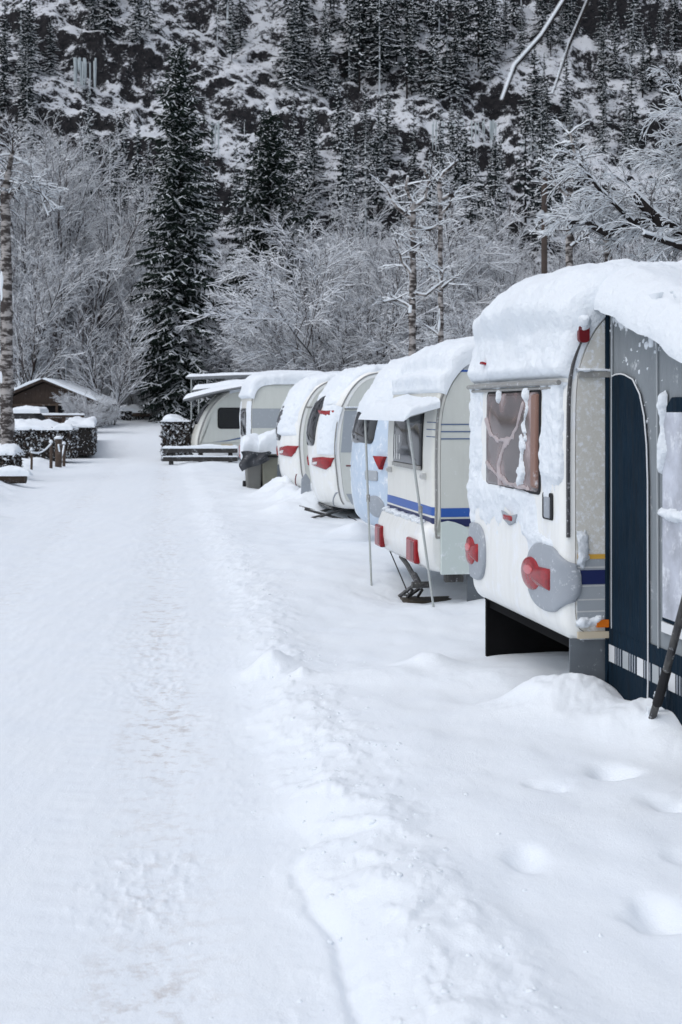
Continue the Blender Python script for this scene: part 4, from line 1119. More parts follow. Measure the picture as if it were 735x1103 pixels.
    topv = lambda t: np.interp(t, ts, [top(q) for q in ts])
    def CF(t, z):
        n = fbm(t*24, z*24, 3, 4); dz = topv(t) - z
        f = .75*np.exp(-((t-.15)/.10)**2)*sstep(.22, .05, dz) + .8*np.exp(-((t-.62)/.14)**2)*sstep(.25, .06, dz) + .5*np.exp(-((t-.52)/.05)**2 - ((dz-.52)/.10)**2) + .35*np.exp(-((t-.35)/.2)**2)*sstep(.10, .02, dz)
        f = f + .35*np.exp(-((t-.28)/.03)**2 - ((dz-.36)/.07)**2)
        return f - .50 + .85*n
    sheet_film('snow_crumbs', .03, .95, 1.7, 2.43, CF, .009, .012, mpw, SNOW, R)
    def LF(t, z):
        n = fbm(t*8, z*8, 6, 4)
        d = dist_poly(t, z, [(.83, 1.86), (.82, 1.72), (.84, 1.58), (.80, 1.46)]); d2 = dist_poly(t, z, [(.80, 1.24), (1.0, 1.235), (1.6, 1.24), (2.2, 1.235)]); d3 = dist_poly(t, z, [(.86, 1.7), (.95, 1.62), (.92, 1.5)])
        return np.maximum(1 - d/.030, 1 - d2/.034) - .25 + 1.0*n
    sheet_film('ledge_snow', .78, 2.2, 1.15, 1.9, LF, .009, .03, lambda t, z: (np.array((xw - .024, -t, z)), np.array((-1., 0, 0))), SNOW, R)
    # leaning black pole with snow at its foot
    P = empty('awning_pole', 'black leaning storm pole of the awning at the right edge, its foot in snow', 'pole', (1.64, 7.22, 0))
    z = float(ground_z(1.64, 7.22))
    MB().tube([(0, 0, z - .12), (.033, -.27, .42), (.145, -1.22, 1.9)], [.019, .021, .021], 10).build('shaft', MATS['metal_black'], P, smooth=True)
    MB().tube([(.018, -.16, .25), (.036, -.29, .45)], .026, 10).build('sleeve', MATS['rubber'], P, smooth=True)
    mb = MB(); 
    for k in range(12):
        mb.tube([(.0 + .005*k + rr.uniform(-.02, .02), -.02-.005*k, z - .03 + .018*k), (.01+.005*k, -.02-.005*k, z + .010*k)], [.024*rr.uniform(.5, 1.1)]*2, 8)
    mb.build('foot_snow', SNOW, P, smooth=True, angle=180)

def caravan_two():
    z0 = -.10
    rear = [(.06, .62), (.0, .66), (.0, 1.0), (.0, 1.5), (.02, 1.85), (.08, 2.08), (.20, 2.28), (.36, 2.40), (.62, 2.45)]
    c = Caravan('caravan', 'second nearest caravan, blue stripes, square red tail lamps, small snowy canopy over its window', (.89, 13.0), rear, W=2.1, z0=z0, r=.07, shell='caravan_white', side='side_smooth')
    R = c.root
    c.edge_rail('rail', .3, 1.2, .014)
    # blue stripes round rear and side
    for z, h, m in ((.86, .085, 'stripe_blue'), (.765, .075, 'navy')):
        c.decal('stripe', [(.01, z), (2.09, z), (2.09, z+h), (.01, z+h)], m, .005, 0, sub=6)
        c.sdecal('stripe', [(.075, z-.01), (4.6, z-.01), (4.6, z+h-.01), (.075, z+h-.01)], m, .004)
    for z in (1.60, 1.67, 1.74): c.sdecal('side_line', [(.075, z), (4.6, z), (4.6, z+.012), (.075, z+.012)], 'thin_blue', .004)
    for z in (1.62, 1.69, 1.76):
        c.decal('rear_line', [(.01, z), (.28, z), (.28, z+.01), (.01, z+.01)], 'thin_blue', .004, 0, sub=2)
    c.sdecal('side_line', [(.24, 2.255), (4.6, 2.255), (4.6, 2.275), (.24, 2.275)], 'stripe_blue', .005)
    c.sdecal('upper_band', [(.27, 2.285), (4.5, 2.285), (4.5, 2.37), (.38, 2.37)], 'grey_band', .003)
    # window
    wp = rrect(.42, 1.72, 1.28, 1.88, .05)
    w = c.decal('window', wp, 'rubber', .014, 0)
    c.decal('pane', [(1.07 + (y-1.07)*.955, 1.60 + (z-1.60)*.88) for y, z in wp], MATS['glass_dark'], .022, .012, w)
    c.decal('sill', rrect(.44, 1.70, 1.285, 1.325, .008), 'rail', .034, 0, w)
    mb = MB()
    for y in (1.30, 1.42, 1.52): mb.box(-.032, -.024, y, y+.05, 1.36, 1.62)
    mb.build('curtain', MATS['silver_line'], w)
    for y in (.30, 1.84):
        mb = MB(); mb.box(-.05, -.0, y-.03, y+.03, 1.20, 1.26); mb.box(-.065, -.05, y-.015, y+.015, 1.215, 1.245); mb.build('catch', MATS['silver_line'], R, bevel=.004)
    # lower bumper shell
    prof = [(.22, .28), (-.02, .33), (-.10, .40), (-.12, .52), (-.12, .66), (-.08, .76), (.0, .80), (.06, .80), (.1, .3)]
    ys = [0.0, .02, .06, .12] + list(np.linspace(.2, 1.9, 8)) + [1.98, 2.04, 2.08, 2.1]
    A = []
    for y in ys:
        e = min(y, 2.1 - y); k = .12 - sqrt(max(0, .12**2 - (.12 - min(e, .12))**2))
        A.append([(x + k if x < .02 else x, y, z) for x, z in prof + prof[:1]])
    mb = MB(); mb.grid(np.array(A)); mb.add([p for p in A[0][:-1]], [tuple(range(len(prof)))]); mb.add([p for p in A[-1][:-1]], [tuple(range(len(prof)))])
    bu = mb.build('bumper', MATS['caravan_rear_white'], R, smooth=True, angle=40)
    for y0, y1 in ((.13, .50), (1.72, 2.02)):
        mb = MB(); mb.box(-.155, -.09, y0, y1, .385, .62); l = mb.build('tail_lamp', MATS['red_lens'], R, bevel=.018)
        MB().box(-.158, -.10, y0+.03, (y0+y1)/2-.01, .41, .595).build('lamp_insert', MATS['red_lens_dark'], l, bevel=.006)
    c.clump('bumper_snow', [(-.06 + .03*random.random(), y, .79 + random.uniform(-.01, .012), random.uniform(.02, .045)) for y in np.linspace(.2, 1.95, 46)], sc=.7)
    # rounded locker cheek on the side
    ch = [(.07, .30)] + [(.07, .80)] + [(.07 + .50*sin(t), .30 + .52*cos(t)) for t in np.linspace(.15, pi/2, 12)]
    c.sdecal('locker_cheek', ch, mat('cheek', (.55, .62, .60), .5, snow=.25, snow_scale=12), .05)
    c.sdecal('bottom_rail', [(.30, .30), (5.2, .30), (5.2, .345), (.30, .345)], 'beige', .012)
    MB().prism([(.34, -.2), (.34, .29), (5.2, .29), (5.2, -.2)], 'y', .0, .02).build('skirt', MATS['skirt_grey'], R)
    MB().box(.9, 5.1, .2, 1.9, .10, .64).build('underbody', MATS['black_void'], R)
    MB().box(.12, .3, -.02, .06, .22, .3).build('jack_point', MATS['metal_black'], R)
    # corner steady: folding jack on a plate
    mb = MB(); g0 = .02
    mb.tube([(.05, 1.6, .30), (.0, 1.1, .27), (-.04, .62, .20)], .026, 6); mb.tube([(-.04, .62, .22), (-.06, .30, .15)], .034, 6)
    for dx in (-.05, .05):
        mb.tube([(-.05+dx, .30, .17), (-.08+dx, .98, -.08 + g0)], .021, 6); mb.tube([(-.05+dx, .44, .09), (-.05+dx, .62, .0)], .014, 6)
    mb.tube([(-.14, .30, .16), (.04, .30, .16)], .032, 8); mb.tube([(-.16, .98, -.06), (.02, .98, -.06)], .034, 8)
    mb.box(-.20, .08, .82, 1.14, -.10 + g0, -.07 + g0); mb.build('folding_jack', MATS['metal_black'], R, smooth=True)
    MB().tube([(-.02, 1.85, .34), (0, 1.0, -.05)], .007, 5).build('cable', MATS['rubber'], R)
    mb = MB(); mb.box(-.16, .4, .40, .74, -.16, -.02); mb.box(-.14, .3, .0, .34, -.16, -.04); o = mb.build('support_plank', mat('wet_wood', (.05, .04, .028), .8, var=.5, vscale=9, snow=.1), R, bevel=.01)
    # window canopy on two poles
    K = empty('window_canopy', 'small snow covered canopy on two thin poles over the second caravan window', 'canopy', (c.N[0], c.N[1], z0), ROT)
    mb = MB(); mb.prism([(-.25, 1.825), (.0, 1.90), (.0, 1.885), (-.25, 1.81)], 'y', -.02, 2.1); mb.build('canopy_sheet', MATS['cloth_light'], K)
    mb = MB(); mb.tube([(-.255, -.03, 1.82), (-.255, 2.11, 1.82)], .013, 8); mb.tube([(-.255, -.02, 1.82), (.02, -.02, 1.90)], .010, 6); mb.tube([(-.255, 2.1, 1.82), (.02, 2.1, 1.90)], .010, 6); mb.build('canopy_frame', MATS['galv'], K, smooth=True)
    # snow pad on it
    nx, ny = 30, 70; v = np.linspace(-pi/2, pi/2, ny); u = np.linspace(0, 1, nx)
    yy = 1.04 + np.sign(np.sin(v))*np.abs(np.sin(v))**.6*1.12; xx = -.31 + .36*u
    XX, YY = np.meshgrid(xx, yy, indexing='ij'); base = 1.83 + (XX + .25)*.27
    H = (.12 + .05*fbm(XX*5, YY*3, 1, 3) + .01*fbm(XX*15, YY*12, 1, 2)) * np.clip((XX+.31)/.09, 0, 1)**.45 * np.abs(np.cos(v))[None, :]**.35
    sag = -.03*np.clip(-(XX+.24)/.07, 0, 1)
    At = np.stack([XX, YY, base + H + sag], -1); Ab = np.stack([XX, YY, base - .004 + sag*1.1], -1)
    mb = MB(); mb.grid(At); mb.grid(Ab[:, ::-1])
    for a, b in ((At[0], Ab[0]), (At[-1], Ab[-1]), (At[:, 0], Ab[:, 0]), (At[:, -1], Ab[:, -1])): mb.grid(np.stack([a, b], 0))
    mb.build('canopy_snow', SNOW, K, smooth=True, angle=180)
    def loc(wx, wy):   # world -> local
        dx, dy = wx - c.N[0], wy - c.N[1]; return (dx*cos(ROT) + dy*sin(ROT), -dx*sin(ROT) + dy*cos(ROT))
    a = loc(.86, 12.45); b = loc(.32, 14.1)
    for (q, yy, i) in ((a, .0, 0), (b, 2.05, 1)):
        gz = float(ground_z(*to_world(c.N, q))) - z0
        o = MB().tube([(-.255, yy, 1.82), ((q[0]-.255)/2 - .003, (q[1]+yy)/2, (1.82 + gz)/2), (q[0], q[1], gz - .03)], [.013, .013, .011], 7).build('pole', MATS['galv'], K, smooth=True)
        m = ((q[0]-.255)*.5, (q[1]+yy)*.5, (1.82+gz)*.5)
        MB().tube([(m[0], m[1], m[2] - .04), (m[0], m[1], m[2] + .04)], .021, 8).build('clamp', MATS['rail'], o, smooth=True)
    def T(z, x):
        up = float(sstep(2.2, 2.42, z)); return .055 + .12*up + .030*(1+sin(z*38 + .5))*(1-up)
    c.roof_snow(2.03, T, over=.02, lump=.6, ns=130, nt=84, seed=11)
    def F(y, z):
        n = fbm(y*6, z*5, 5, 4)
        f = .4*sstep(.10, .02, y)*sstep(1.9, 1.6, z)*0 + .5*sstep(1.94, 1.97, z) + .5*sstep(.16, .03, y)*0 - .25 + .4*n*sstep(1.7, 1.95, z)
        return f
    return c

def modern(name, label, N, W, z0, xs, seed, shell='caravan_rear_white', side='side_smooth', bulge=.30, snowt=.10, zs=1.1, sides='light', rearlamp=True, edge='rail', upper=True):
    rear = xs
    c = Caravan(name, label, N, rear, W=W, z0=z0, r=.09, bulge=bulge, shell=shell, side=side)
    return c

def lens(c, pts, nm='tail_lens', m='red_lens', t=.02, dome=.015, parent=None): return c.decal(nm, pts, m, t, dome, parent, sub=3)

def caravan_three():
    z0 = -.08
    rear = [(.34, .30), (.18, .36), (.08, .52), (.03, .8), (.02, 1.2), (.08, 1.6), (.20, 1.95), (.42, 2.25), (.72, 2.44), (1.1, 2.5)]
    c = Caravan('caravan', 'pale blue caravan, third nearest, its rear caked in snow', (.33, 17.0), rear, W=2.0, z0=z0, r=.10, bulge=.26, shell='pale_blue', side='side_blue')
    c.edge_rail('rail', .4, 1.2, .012)
    c.sdecal('side_rail', [(.32, 1.16), (4.8, 1.16), (4.8, 1.20), (.32, 1.20)], 'grey_band', .01)
    c.sdecal('lower_band', [(.38, .42), (4.8, .42), (4.8, .62), (.38, .62)], 'dark_rail', .006)
    c.clump('side_snow', [(x, -.02, 1.21, .02) for x in np.linspace(.33, 1.1, 24)])
    c.decal('tail_lens', [(.05, 1.27), (.24, 1.27), (.10, 1.10)], 'red_lens', .06, 0, None, sub=3)
    f = c.decal('rear_window', rrect(.35, 1.65, 1.42, 2.0, .08), 'glass_dark', .02, .02)
    c.decal('lamp_panel', ellipse(.30, .62, .2, .14), 'grey_plastic', .02, .01)
    c.decal('vent', rrect(.2, .5, .95, 1.08, .03), 'grey_band', .015)
    c.roof_snow(1.75, lambda z, x: .045 + .07*float(sstep(2.1, 2.5, z)), over=-.05, lump=.5, ns=80, nt=48, seed=17)
    c.film('rear_snow', .01, 1.99, .4, 1.7, lambda y, z: -.45 + .5*fbm(y*5, z*4, 9, 4) + .75*sstep(1.45, 1.75, y) + .5*sstep(.35, .1, y)*sstep(.8, .3, z) + .2*sstep(1.3, 1.7, z) - .5*np.exp(-((y-.18)/.14)**2 - ((z-1.2)/.07)**2), .03, .05)
    return c

def caravan_four():
    z0 = -.08
    rear = [(.46, .22), (.22, .26), (.10, .45), (.04, .8), (.0, 1.2), (.04, 1.6), (.16, 1.95), (.40, 2.28), (.70, 2.47), (1.1, 2.54)]
    c = Caravan('caravan', 'fourth nearest caravan, white with two red lamps one above the other', (-.36, 22.0), rear, W=2.0, z0=z0, r=.12, bulge=.22, shell='caravan_rear_white', side='side_smooth')
    c.edge_rail('rail', .3, 1.2, .012)
    c.sdecal('grey_band', [(.36, 1.16), (4.8, 1.16), (4.8, 1.84), (.42, 1.84)], 'grey_band', .004)
    c.sdecal('side_window', rrect(.80, 2.3, 1.22, 1.82, .06), 'glass_dark', .012)
    c.sdecal('awning_rail', [(.42, 1.86), (4.8, 1.86), (4.8, 1.89), (.42, 1.89)], 'rail', .012)
    c.sdecal('side_line', [(.45, .93), (.98, .93), (.98, .95), (.45, .95)], 'red_lens_dark', .006)
    c.sdecal('lower_band', [(.55, .30), (4.8, .30), (4.8, .48), (.45, .48)], 'grey_band', .006)
    c.clump('side_snow', [(x, -.02, 1.90, .018) for x in np.linspace(.45, 1.0, 20)])
    w = c.decal('rear_window', rrect(.62, 1.75, 1.25, 2.1, .12), 'glass_dark', .02, .03)
    lens(c, [(.02, 1.85), (.42, 1.84), (.80, 1.85), (.62, 1.79), (.3, 1.755), (.12, 1.77)][::-1], 'upper_lens')
    h = lens(c, [(.02, 1.07), (.30, 1.08), (.74, 1.05), (.84, .93), (.5, .90), (.22, .87), (.08, .93)][::-1])
    c.decal('lens_strip', [(.45, 1.0), (.70, .98), (.70, .94), (.50, .95)][::-1], 'clear_lens', .042, .004, h, sub=2)
    h = lens(c, [(1.97, 1.06), (1.65, 1.08), (1.3, 1.04), (1.3, .90), (1.65, .88), (1.88, .91), (1.96, .96)])
    c.decal('seam', [(.02, .50), (.05, .50), (.30, .26), (.26, .26)][::-1], 'grey_plastic', .006, 0, sub=3)
    mb = MB()
    for a in (.15, .75):
        mb.tube([(-.25, a, .02), (.65, a + .1, .26)], .022, 6); mb.tube([(-.2, a + .1, .22), (.6, a, .0)], .02, 6)
    mb.tube([(-.2, 0, .03), (-.2, 1.0, .04)], .02, 6); mb.tube([(.6, -.1, .04), (.6, 1.0, .06)], .02, 6); mb.tube([(.2, -.1, .25), (.2, 1.2, .25)], .02, 6)
    mb.tube([(-.35, .3, .0), (.1, -.1, .16)], .018, 6); mb.build('folding_steady', MATS['metal_black'], c.root, smooth=True)
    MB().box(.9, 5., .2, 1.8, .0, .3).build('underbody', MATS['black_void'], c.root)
    c.roof_snow(1.90, lambda z, x: .03 + .06*float(sstep(2.1, 2.5, z)), over=-.05, lump=.5, ns=70, nt=44, seed=23)
    c.film('rear_snow', .01, 1.99, 1.12, 1.95, lambda y, z: .1 + .5*fbm(y*3, z*2.4, 4, 2) + .3*sstep(1.5, 1.95, z) - .6*sstep(.5, .6, y)*sstep(1.8, 1.7, y), .035, .04)
    return c

def caravan_five():
    z0 = -.05
    rear = [(.36, .26), (.20, .30), (.08, .5), (.03, .8), (.0, 1.2), (.05, 1.6), (.18, 1.95), (.42, 2.25), (.74, 2.42), (1.1, 2.48)]
    c = Caravan('caravan', 'fifth caravan, white with one curved red lamp, its upper rear buried in snow', (-1.10, 26.5), rear, W=2.05, z0=z0, r=.12, bulge=.24, shell='caravan_rear_white', side='side_smooth')
    c.edge_rail('rail', .3, 1.2, .012)
    c.sdecal('awning_rail', [(.42, 1.86), (4.8, 1.86), (4.8, 1.89), (.42, 1.89)], 'rail', .012)
    c.decal('rear_window', rrect(.75, 1.75, 1.2, 2.0, .12), 'glass_dark', .02, .03)
    h = lens(c, [(.02, 1.11), (.35, 1.11), (.82, 1.06), (.90, .92), (.5, .90), (.22, .89), (.08, .98)][::-1])
    c.decal('lens_strip', [(.50, 1.02), (.78, .99), (.78, .94), (.55, .96)][::-1], 'clear_lens', .042, .004, h, sub=2)
    lens(c, [(2.02, 1.10), (1.7, 1.10), (1.25, 1.04), (1.25, .88), (1.7, .88), (1.93, .95), (2.01, 1.0)])
    c.decal('seam', [(.10, .55), (.13, .55), (.4, .28), (.36, .28)][::-1], 'red_lens_dark', .008, 0, sub=3)
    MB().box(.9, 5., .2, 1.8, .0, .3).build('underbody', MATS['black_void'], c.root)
    c.roof_snow(1.3, lambda z, x: .04 + .07*float(sstep(1.9, 2.4, z)), over=-.04, lump=.5, ns=80, nt=44, seed=29)
    return c

def caravan_six():
    z0 = 0.0
    rear = [(.10, .40), (.03, .45), (.0, .6), (.0, 1.2), (.0, 1.7), (.03, 2.05), (.12, 2.28), (.30, 2.42), (.6, 2.47)]
    c = Caravan('caravan', 'sixth caravan, square cornered with grey side band, behind the snow capped bins', (-2.28, 33.0), rear, W=2.1, z0=z0, r=.09, bulge=.04, shell='caravan_white', side='side_smooth')
    c.edge_rail('rail', .4, 1.2, .012)
    c.sdecal('grey_band', [(.10, 1.32), (4.8, 1.32), (4.8, 1.80), (.10, 1.80)], 'grey_band', .004)
    c.sdecal('side_window', rrect(.86, 2.1, 1.1, 1.82, .05), 'glass_dark', .012)
    c.decal('rear_window', rrect(.45, 1.65, 1.1, 1.8, .06), 'glass_dark', .02, .02)
    for y in (.12, 1.80):
        h = c.decal('tail_lamp', rrect(y, y+.22, .52, .86, .03), 'red_lens', .03, .01); c.decal('lamp_insert', rrect(y+.06, y+.16, .62, .76, .02), 'clear_lens', .045, 0, h)
    MB().prism([(.1, -.1), (.1, .42), (5.2, .42), (5.2, -.1)], 'y', .02, .035).build('skirt', MATS['skirt_grey'], c.root)
    c.roof_snow(2.02, lambda z, x: .10 + .13*float(sstep(2.2, 2.45, z)), over=.05, lump=.4, ns=60, nt=40, seed=31)
    c.film('rear_snow', .01, 2.05, .5, 2.0, lambda y, z: .15 + .5*fbm(y*3, z*2.4, 6, 2) - .6*sstep(.4, .5, y)*sstep(1.7, 1.6, y)*sstep(1.05, 1.15, z), .04, .04)
    return c

def caravan_seven():
    z0 = .05
    # aerodynamic sloping nose toward the road
    rear = [(.10, .36), (.02, .42), (.02, .70), (.12, 1.05), (.28, 1.42), (.52, 1.80), (.85, 2.13), (1.25, 2.38), (1.8, 2.50)]
    c = Caravan('caravan', 'farthest caravan with sloping rounded nose and dark side window, under the awning roofs', (-5.10, 46.0), rear, W=2.1, z0=z0, r=.16, bulge=.15, shell='caravan_white', side='side_smooth')
    c.edge_rail('rail', .4, 2.4, .03)
    w = c.sdecal('window', rrect(.88, 1.95, 1.05, 1.78, .11), 'rubber', .012); c.sdecal('pane', rrect(.93, 1.90, 1.10, 1.73, .09), 'glass_dark', .006, w, y0=-.0195)
    c.sdecal('swoosh', [(.70, .60), (1.2, .66), (1.75, .78), (1.75, .72), (1.2, .62)], 'thin_blue', .005)
    c.sdecal('side_line', [(.3, .56), (4.8, .56), (4.8, .575), (.3, .575)], 'rail', .005)
    c.sdecal('locker', rrect(1.0, 1.4, .40, .54, .02), 'beige', .005)
    c.decal('front_window', rrect(.4, 1.7, 1.2, 1.9, .08), 'glass_dark', .02, .02)
    c.roof_snow(2.36, lambda z, x: .12, over=.02, lump=.4, ns=50, nt=30, seed=37)
    return c
# ------------------------------------------------------------------ everything else
def foliage_block(name, pts, leaf, parent, seed=0, n=2500, size=.06, mats=None, snowp=.2):
    """pts(k): function giving a random surface-ish point; scattered small leaves and twigs"""
    R = np.random.default_rng(seed)
    P = pts(n, R)
    a = R.normal(size=(n, 3)); a /= np.linalg.norm(a, axis=1, keepdims=True)
    b = np.cross(a, R.normal(size=(n, 3))); b /= np.linalg.norm(b, axis=1, keepdims=True)
    s = size * (.5 + R.random((n, 1)))
    V = np.stack([P - a*s, P + b*s*.45, P + a*s, P - b*s*.45], 1).reshape(-1, 3)
    Q = np.arange(n*4).reshape(-1, 4); mi = (R.random(n) < snowp).astype(int)
    return npmesh(name, V, Q, mats or [MATS['hedge_leaf'], TSNOW], mi, parent=parent)

def hedge(label, p0, p1, w, h, t=.16, seed=1, grp='clipped hedges on the left', snow=.2):
    """p0,p1: world (x,y) ends of its centre line"""
    dx, dy = p1[0]-p0[0], p1[1]-p0[1]; L = sqrt(dx*dx+dy*dy); rz = math.atan2(dy, dx)
    cx, cy = (p0[0]+p1[0])/2, (p0[1]+p1[1])/2; z = any_z(cx, cy) - .05
    R = empty('hedge', label, 'hedge', (cx, cy, z), rz, grp)
    mb = MB(); k = 30; n = 22
    A = np.array([[(-L/2 + L*i/k, (w/2-.06)*cos(a)*abs(cos(a))**-.5 if abs(cos(a)) > .01 else 0, max(0, (h-.07)*(sin(a)**.4 if sin(a) > 0 else 0))) for a in np.linspace(0, pi, n)] for i in range(k+1)])
    A[..., 2] += .05*fbm(A[..., 0]*2, A[..., 1]*2, seed, 2) * (A[..., 2] > .1); A[..., 1] += .05*fbm(A[..., 0]*2+5, A[..., 2]*2, seed, 2)
    mb.grid(A); mb.add(list(A[0]), [tuple(range(n))]); mb.add(list(A[-1]), [tuple(range(n))])
    mb.build('core', mat('hedge_core', (.014, .012, .011), .95), R)
    def pts(n, g):
        u = g.random(n); v = g.random(n)
        x = (g.random(n)-.5)*L; y = np.where(u < .8, np.sign(g.random(n)-.5)*w/2*(1-.12*g.random(n)), (g.random(n)-.5)*w); zz = np.where(u < .8, g.random(n)*h, h*(1-.08*g.random(n)))
        e = g.random(n) < max(.22, min(.4, w/(L+w))); x = np.where(e, np.sign(x)*L/2*(1-.04*g.random(n)), x); y = np.where(e, (g.random(n)-.5)*w, y)
        return np.stack([x + g.normal(0, .03, n), y + g.normal(0, .03, n), zz], 1)
    foliage_block('foliage', pts, None, R, seed, int(1500*(L+w)*h) + 900, .055, snowp=max(snow, .33))
    o = snowcap(-L/2, L/2, -w/2, w/2, h-.04, t, .05, 60, seed, 1.1, None, .7).build('snow_cap', SNOW, R, smooth=True, angle=180)
    return R

def wpt(px, py, Y): return (at(px, Y), Y, 1.8 + (440-py)*Y/1450)

def left_side():
    mat('hedge_leaf', (.045, .034, .028), .8, var=.4, vscale=8)
    mat('old_wood', (.075, .05, .036), .85, var=.5, vscale=3, snow=.1); mat('dark_wood', (.026, .017, .013), .9, color2=(.055, .036, .027), c2amt=.8, vscale=1.3, bump=.8, bscale=9, bstretch=12, bdist=.05, snow=.03)
    # hedges
    hedge('low round hedge at the left edge of the picture, nearest of the hedges', (at(-30, 33.5), 34.5), (at(19, 34.5), 34.5), 1.0, .62, .17, 3)
    hedge('long snow capped hedge behind the posts, its end facing the camera', (at(12, 46.), 46), (at(80, 46.), 46), 1.1, 1.02, .2, 4)
    hedge('hedge running along the far left roadside, behind the long one', (at(86, 48.5), 48.5), (at(91, 60.), 60), 1.0, 1.05, .2, 5)
    hedge('snowy hedge in the second row, between long hedge and fence', (at(-5, 53.), 53), (at(66, 53.), 53), 1.0, .9, .22, 6)
    # round clipped bush by the farthest caravan
    b = rb = hedge('round clipped bush beside the sloping nose of the farthest caravan', (at(177, 47.2), 47.2), (at(205, 47.2), 47.2), 1.05, 1.45, .16, 9, None, .3)
    for i, (px, Y, w, h, lab) in enumerate(((112, 80.2, 1.5, .75, 'first small snow capped bush along the heap at the road end'), (137, 79.8, 1.9, .6, 'second small snow capped bush along the heap at the road end'), (166, 80.4, 1.4, .8, 'third snow capped bush on the heap, beside the tallest spruce'))):
        b = hedge(lab, (at(px, Y) - w/2, Y), (at(px, Y) + w/2, Y + .2), .9, h, .22, 60 + i, 'bushes on the heap at the road end', .4); b.name = 'bush'; b['category'] = 'bush'
    # bench-like log with snow
    Y = 31.5; x0 = at(-25, Y); x1 = at(28, Y); z = float(ground_z(at(10, Y), Y))
    R = empty('log', 'brown log with a roll of snow lying below the hedge at the left edge', 'log', ((x0+x1)/2, Y, z))
    h = (x1-x0)/2; MB().tube([(-h, 0, .12), (h*.1, .03, .13), (h, 0, .13)], [.13, .13, .12], 12).build('trunk', MATS['old_wood'], R, smooth=True)
    snowcap(-h, h+.1, -.17, .17, .2, .16, .03, 40, 3, .7).build('snow_cap', SNOW, R, smooth=True, angle=180)
    # posts by the roadside
    P0 = None
    for i, (px, Y, hh, r, lab) in enumerate(((55, 41., .78, .05, 'thin dark post left of the two thick posts by the hedge'), (63, 42.5, .90, .11, 'thick round timber post by the end of the hedge'), (69, 43.5, .72, .05, 'thin post just right of the thick timber post'), (34, 39., .55, .035, 'short stake in the snow before the long hedge'))):
        x = at(px, Y); z = float(ground_z(x, Y)); R = empty('post', lab, 'post', (x, Y, z), 0, 'posts along the left roadside')
        MB().tube([(0, 0, -.1), (.01, 0, hh*.5), (0, 0, hh)], r, 10).build('shaft', MATS['old_wood'], R, smooth=True)
        MB().tube([(0, 0, hh-.01), (0, 0, hh+.04), (0, 0, hh+.09)], [r*1.15, r*1.2, r*.5], 10).build('snow_cap', SNOW, R, smooth=True, angle=180)
    c = []; a = np.array((at(63, 42.5), 42.35, .75)); b = np.array((at(55, 41), 40.95, .6))
    for q, (a, b) in enumerate(((wpt(55, 478, 40.9), wpt(34, 487, 38.9)), (wpt(69, 480, 43.3), wpt(63, 479, 42.2)))):
        a, b = np.array(a), np.array(b)
        pts = [a*(1-t) + b*t - np.array((0, 0, .35*sin(pi*t) if q else .12*sin(pi*t))) for t in np.linspace(0, 1, 12)]
        o = MB().tube([tuple(p) for p in pts], .028, 6).build('rope', SNOW, None, smooth=True); tag(o, ['snow crusted rope sagging from the thin post to the short stake', 'snow crusted rope hanging between thick timber post and thin post'][q], 'rope')
    # cabin
    Y = 70.; cx = at(50, Y); z = any_z(cx, Y) - .1
    R = empty('wooden_cabin', 'low dark timber cabin with snowy gable roof behind the hedges', 'cabin', (cx, Y, z))
    hw = 2.4
    MB().prism([(-hw, 0), (hw, 0), (hw, 1.35), (-.1, 2.35), (-hw, 1.35)], 'y', 0, 4.5).build('wall', MATS['dark_wood'], R)
    for s in (-1, 1):
        e = (s*3.0 if s > 0 else -3.1, 1.18); p = [( -.1, 2.42), (e[0], e[1]), (e[0], e[1]+.10), (-.1, 2.54)]
        MB().prism(p, 'y', -.5, 4.8).build('roof', MATS['dark_wood'], R)
        A = []
        for yy in np.linspace(-.55, 4.85, 24):
            A.append([(-.1 + (e[0]+.1)*t, yy, 2.54 + (e[1]+.10-2.54)*t + (.15*(max(0, 1-abs(2*t-1)**8))**.5 + .03*fbm(t*6., yy*1.2, s, 2))) for t in np.linspace(0, 1.02, 24)])
        A = np.array(A); B = A.copy(); 
        for i in range(24): B[:, i, 2] = 2.54 + (e[1]+.10-2.54)*(1.02*i/23) + .003
        mb = MB(); mb.grid(A); mb.grid(B); mb.grid(np.stack([A[0], B[0]], 0)); mb.grid(np.stack([A[-1], B[-1]], 0)); mb.grid(np.stack([A[:, -1], B[:, -1]], 0)); mb.build('roof_snow', SNOW, R, smooth=True, angle=180)
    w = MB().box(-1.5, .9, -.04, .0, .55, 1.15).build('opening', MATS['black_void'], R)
    mb = MB()
    for x in (-2.35, -.75, .5, 2.25): mb.box(x, x+.12, -.1, -.045, 0, 1.3)
    mb.box(-2.5, 2.5, -.14, -.101, .47, .55); mb.box(-2.5, 2.5, -.14, -.101, 1.15, 1.24); mb.build('beam', MATS['old_wood'], R)
    snowcap(-2.5, 2.5, -.22, -.10, .55, .07, .01, 40, 2, .5).build('sill_snow', SNOW, R, smooth=True, angle=180)
    # covered trailer / dark roofed box left of the cabin
    Y = 58.; x0, x1 = at(14, Y), at(42, Y); z = any_z(x0, Y); w = x1 - x0
    R = empty('covered_trailer', 'dark covered trailer with a thick snow lid beside the birch trunk', 'trailer', (x0, Y, z))
    MB().prism([(0, .35), (w, .35), (w, .95), (w-.25, 1.25), (.1, 1.25), (0, 1.1)], 'y', 0, 1.6).build('body', mat('dark_tarp', (.018, .018, .02), .7, snow=.1), R, bevel=.04)
    for k in (.3, w-.35):
        MB().tube([(k, -.06, .3), (k, .06, .3)], .28, 16).build('wheel', MATS['rubber'], R, smooth=True, angle=40)
    MB().box(-.3, w+.1, .2, 1.4, .28, .345).build('chassis', MATS['metal_black'], R)
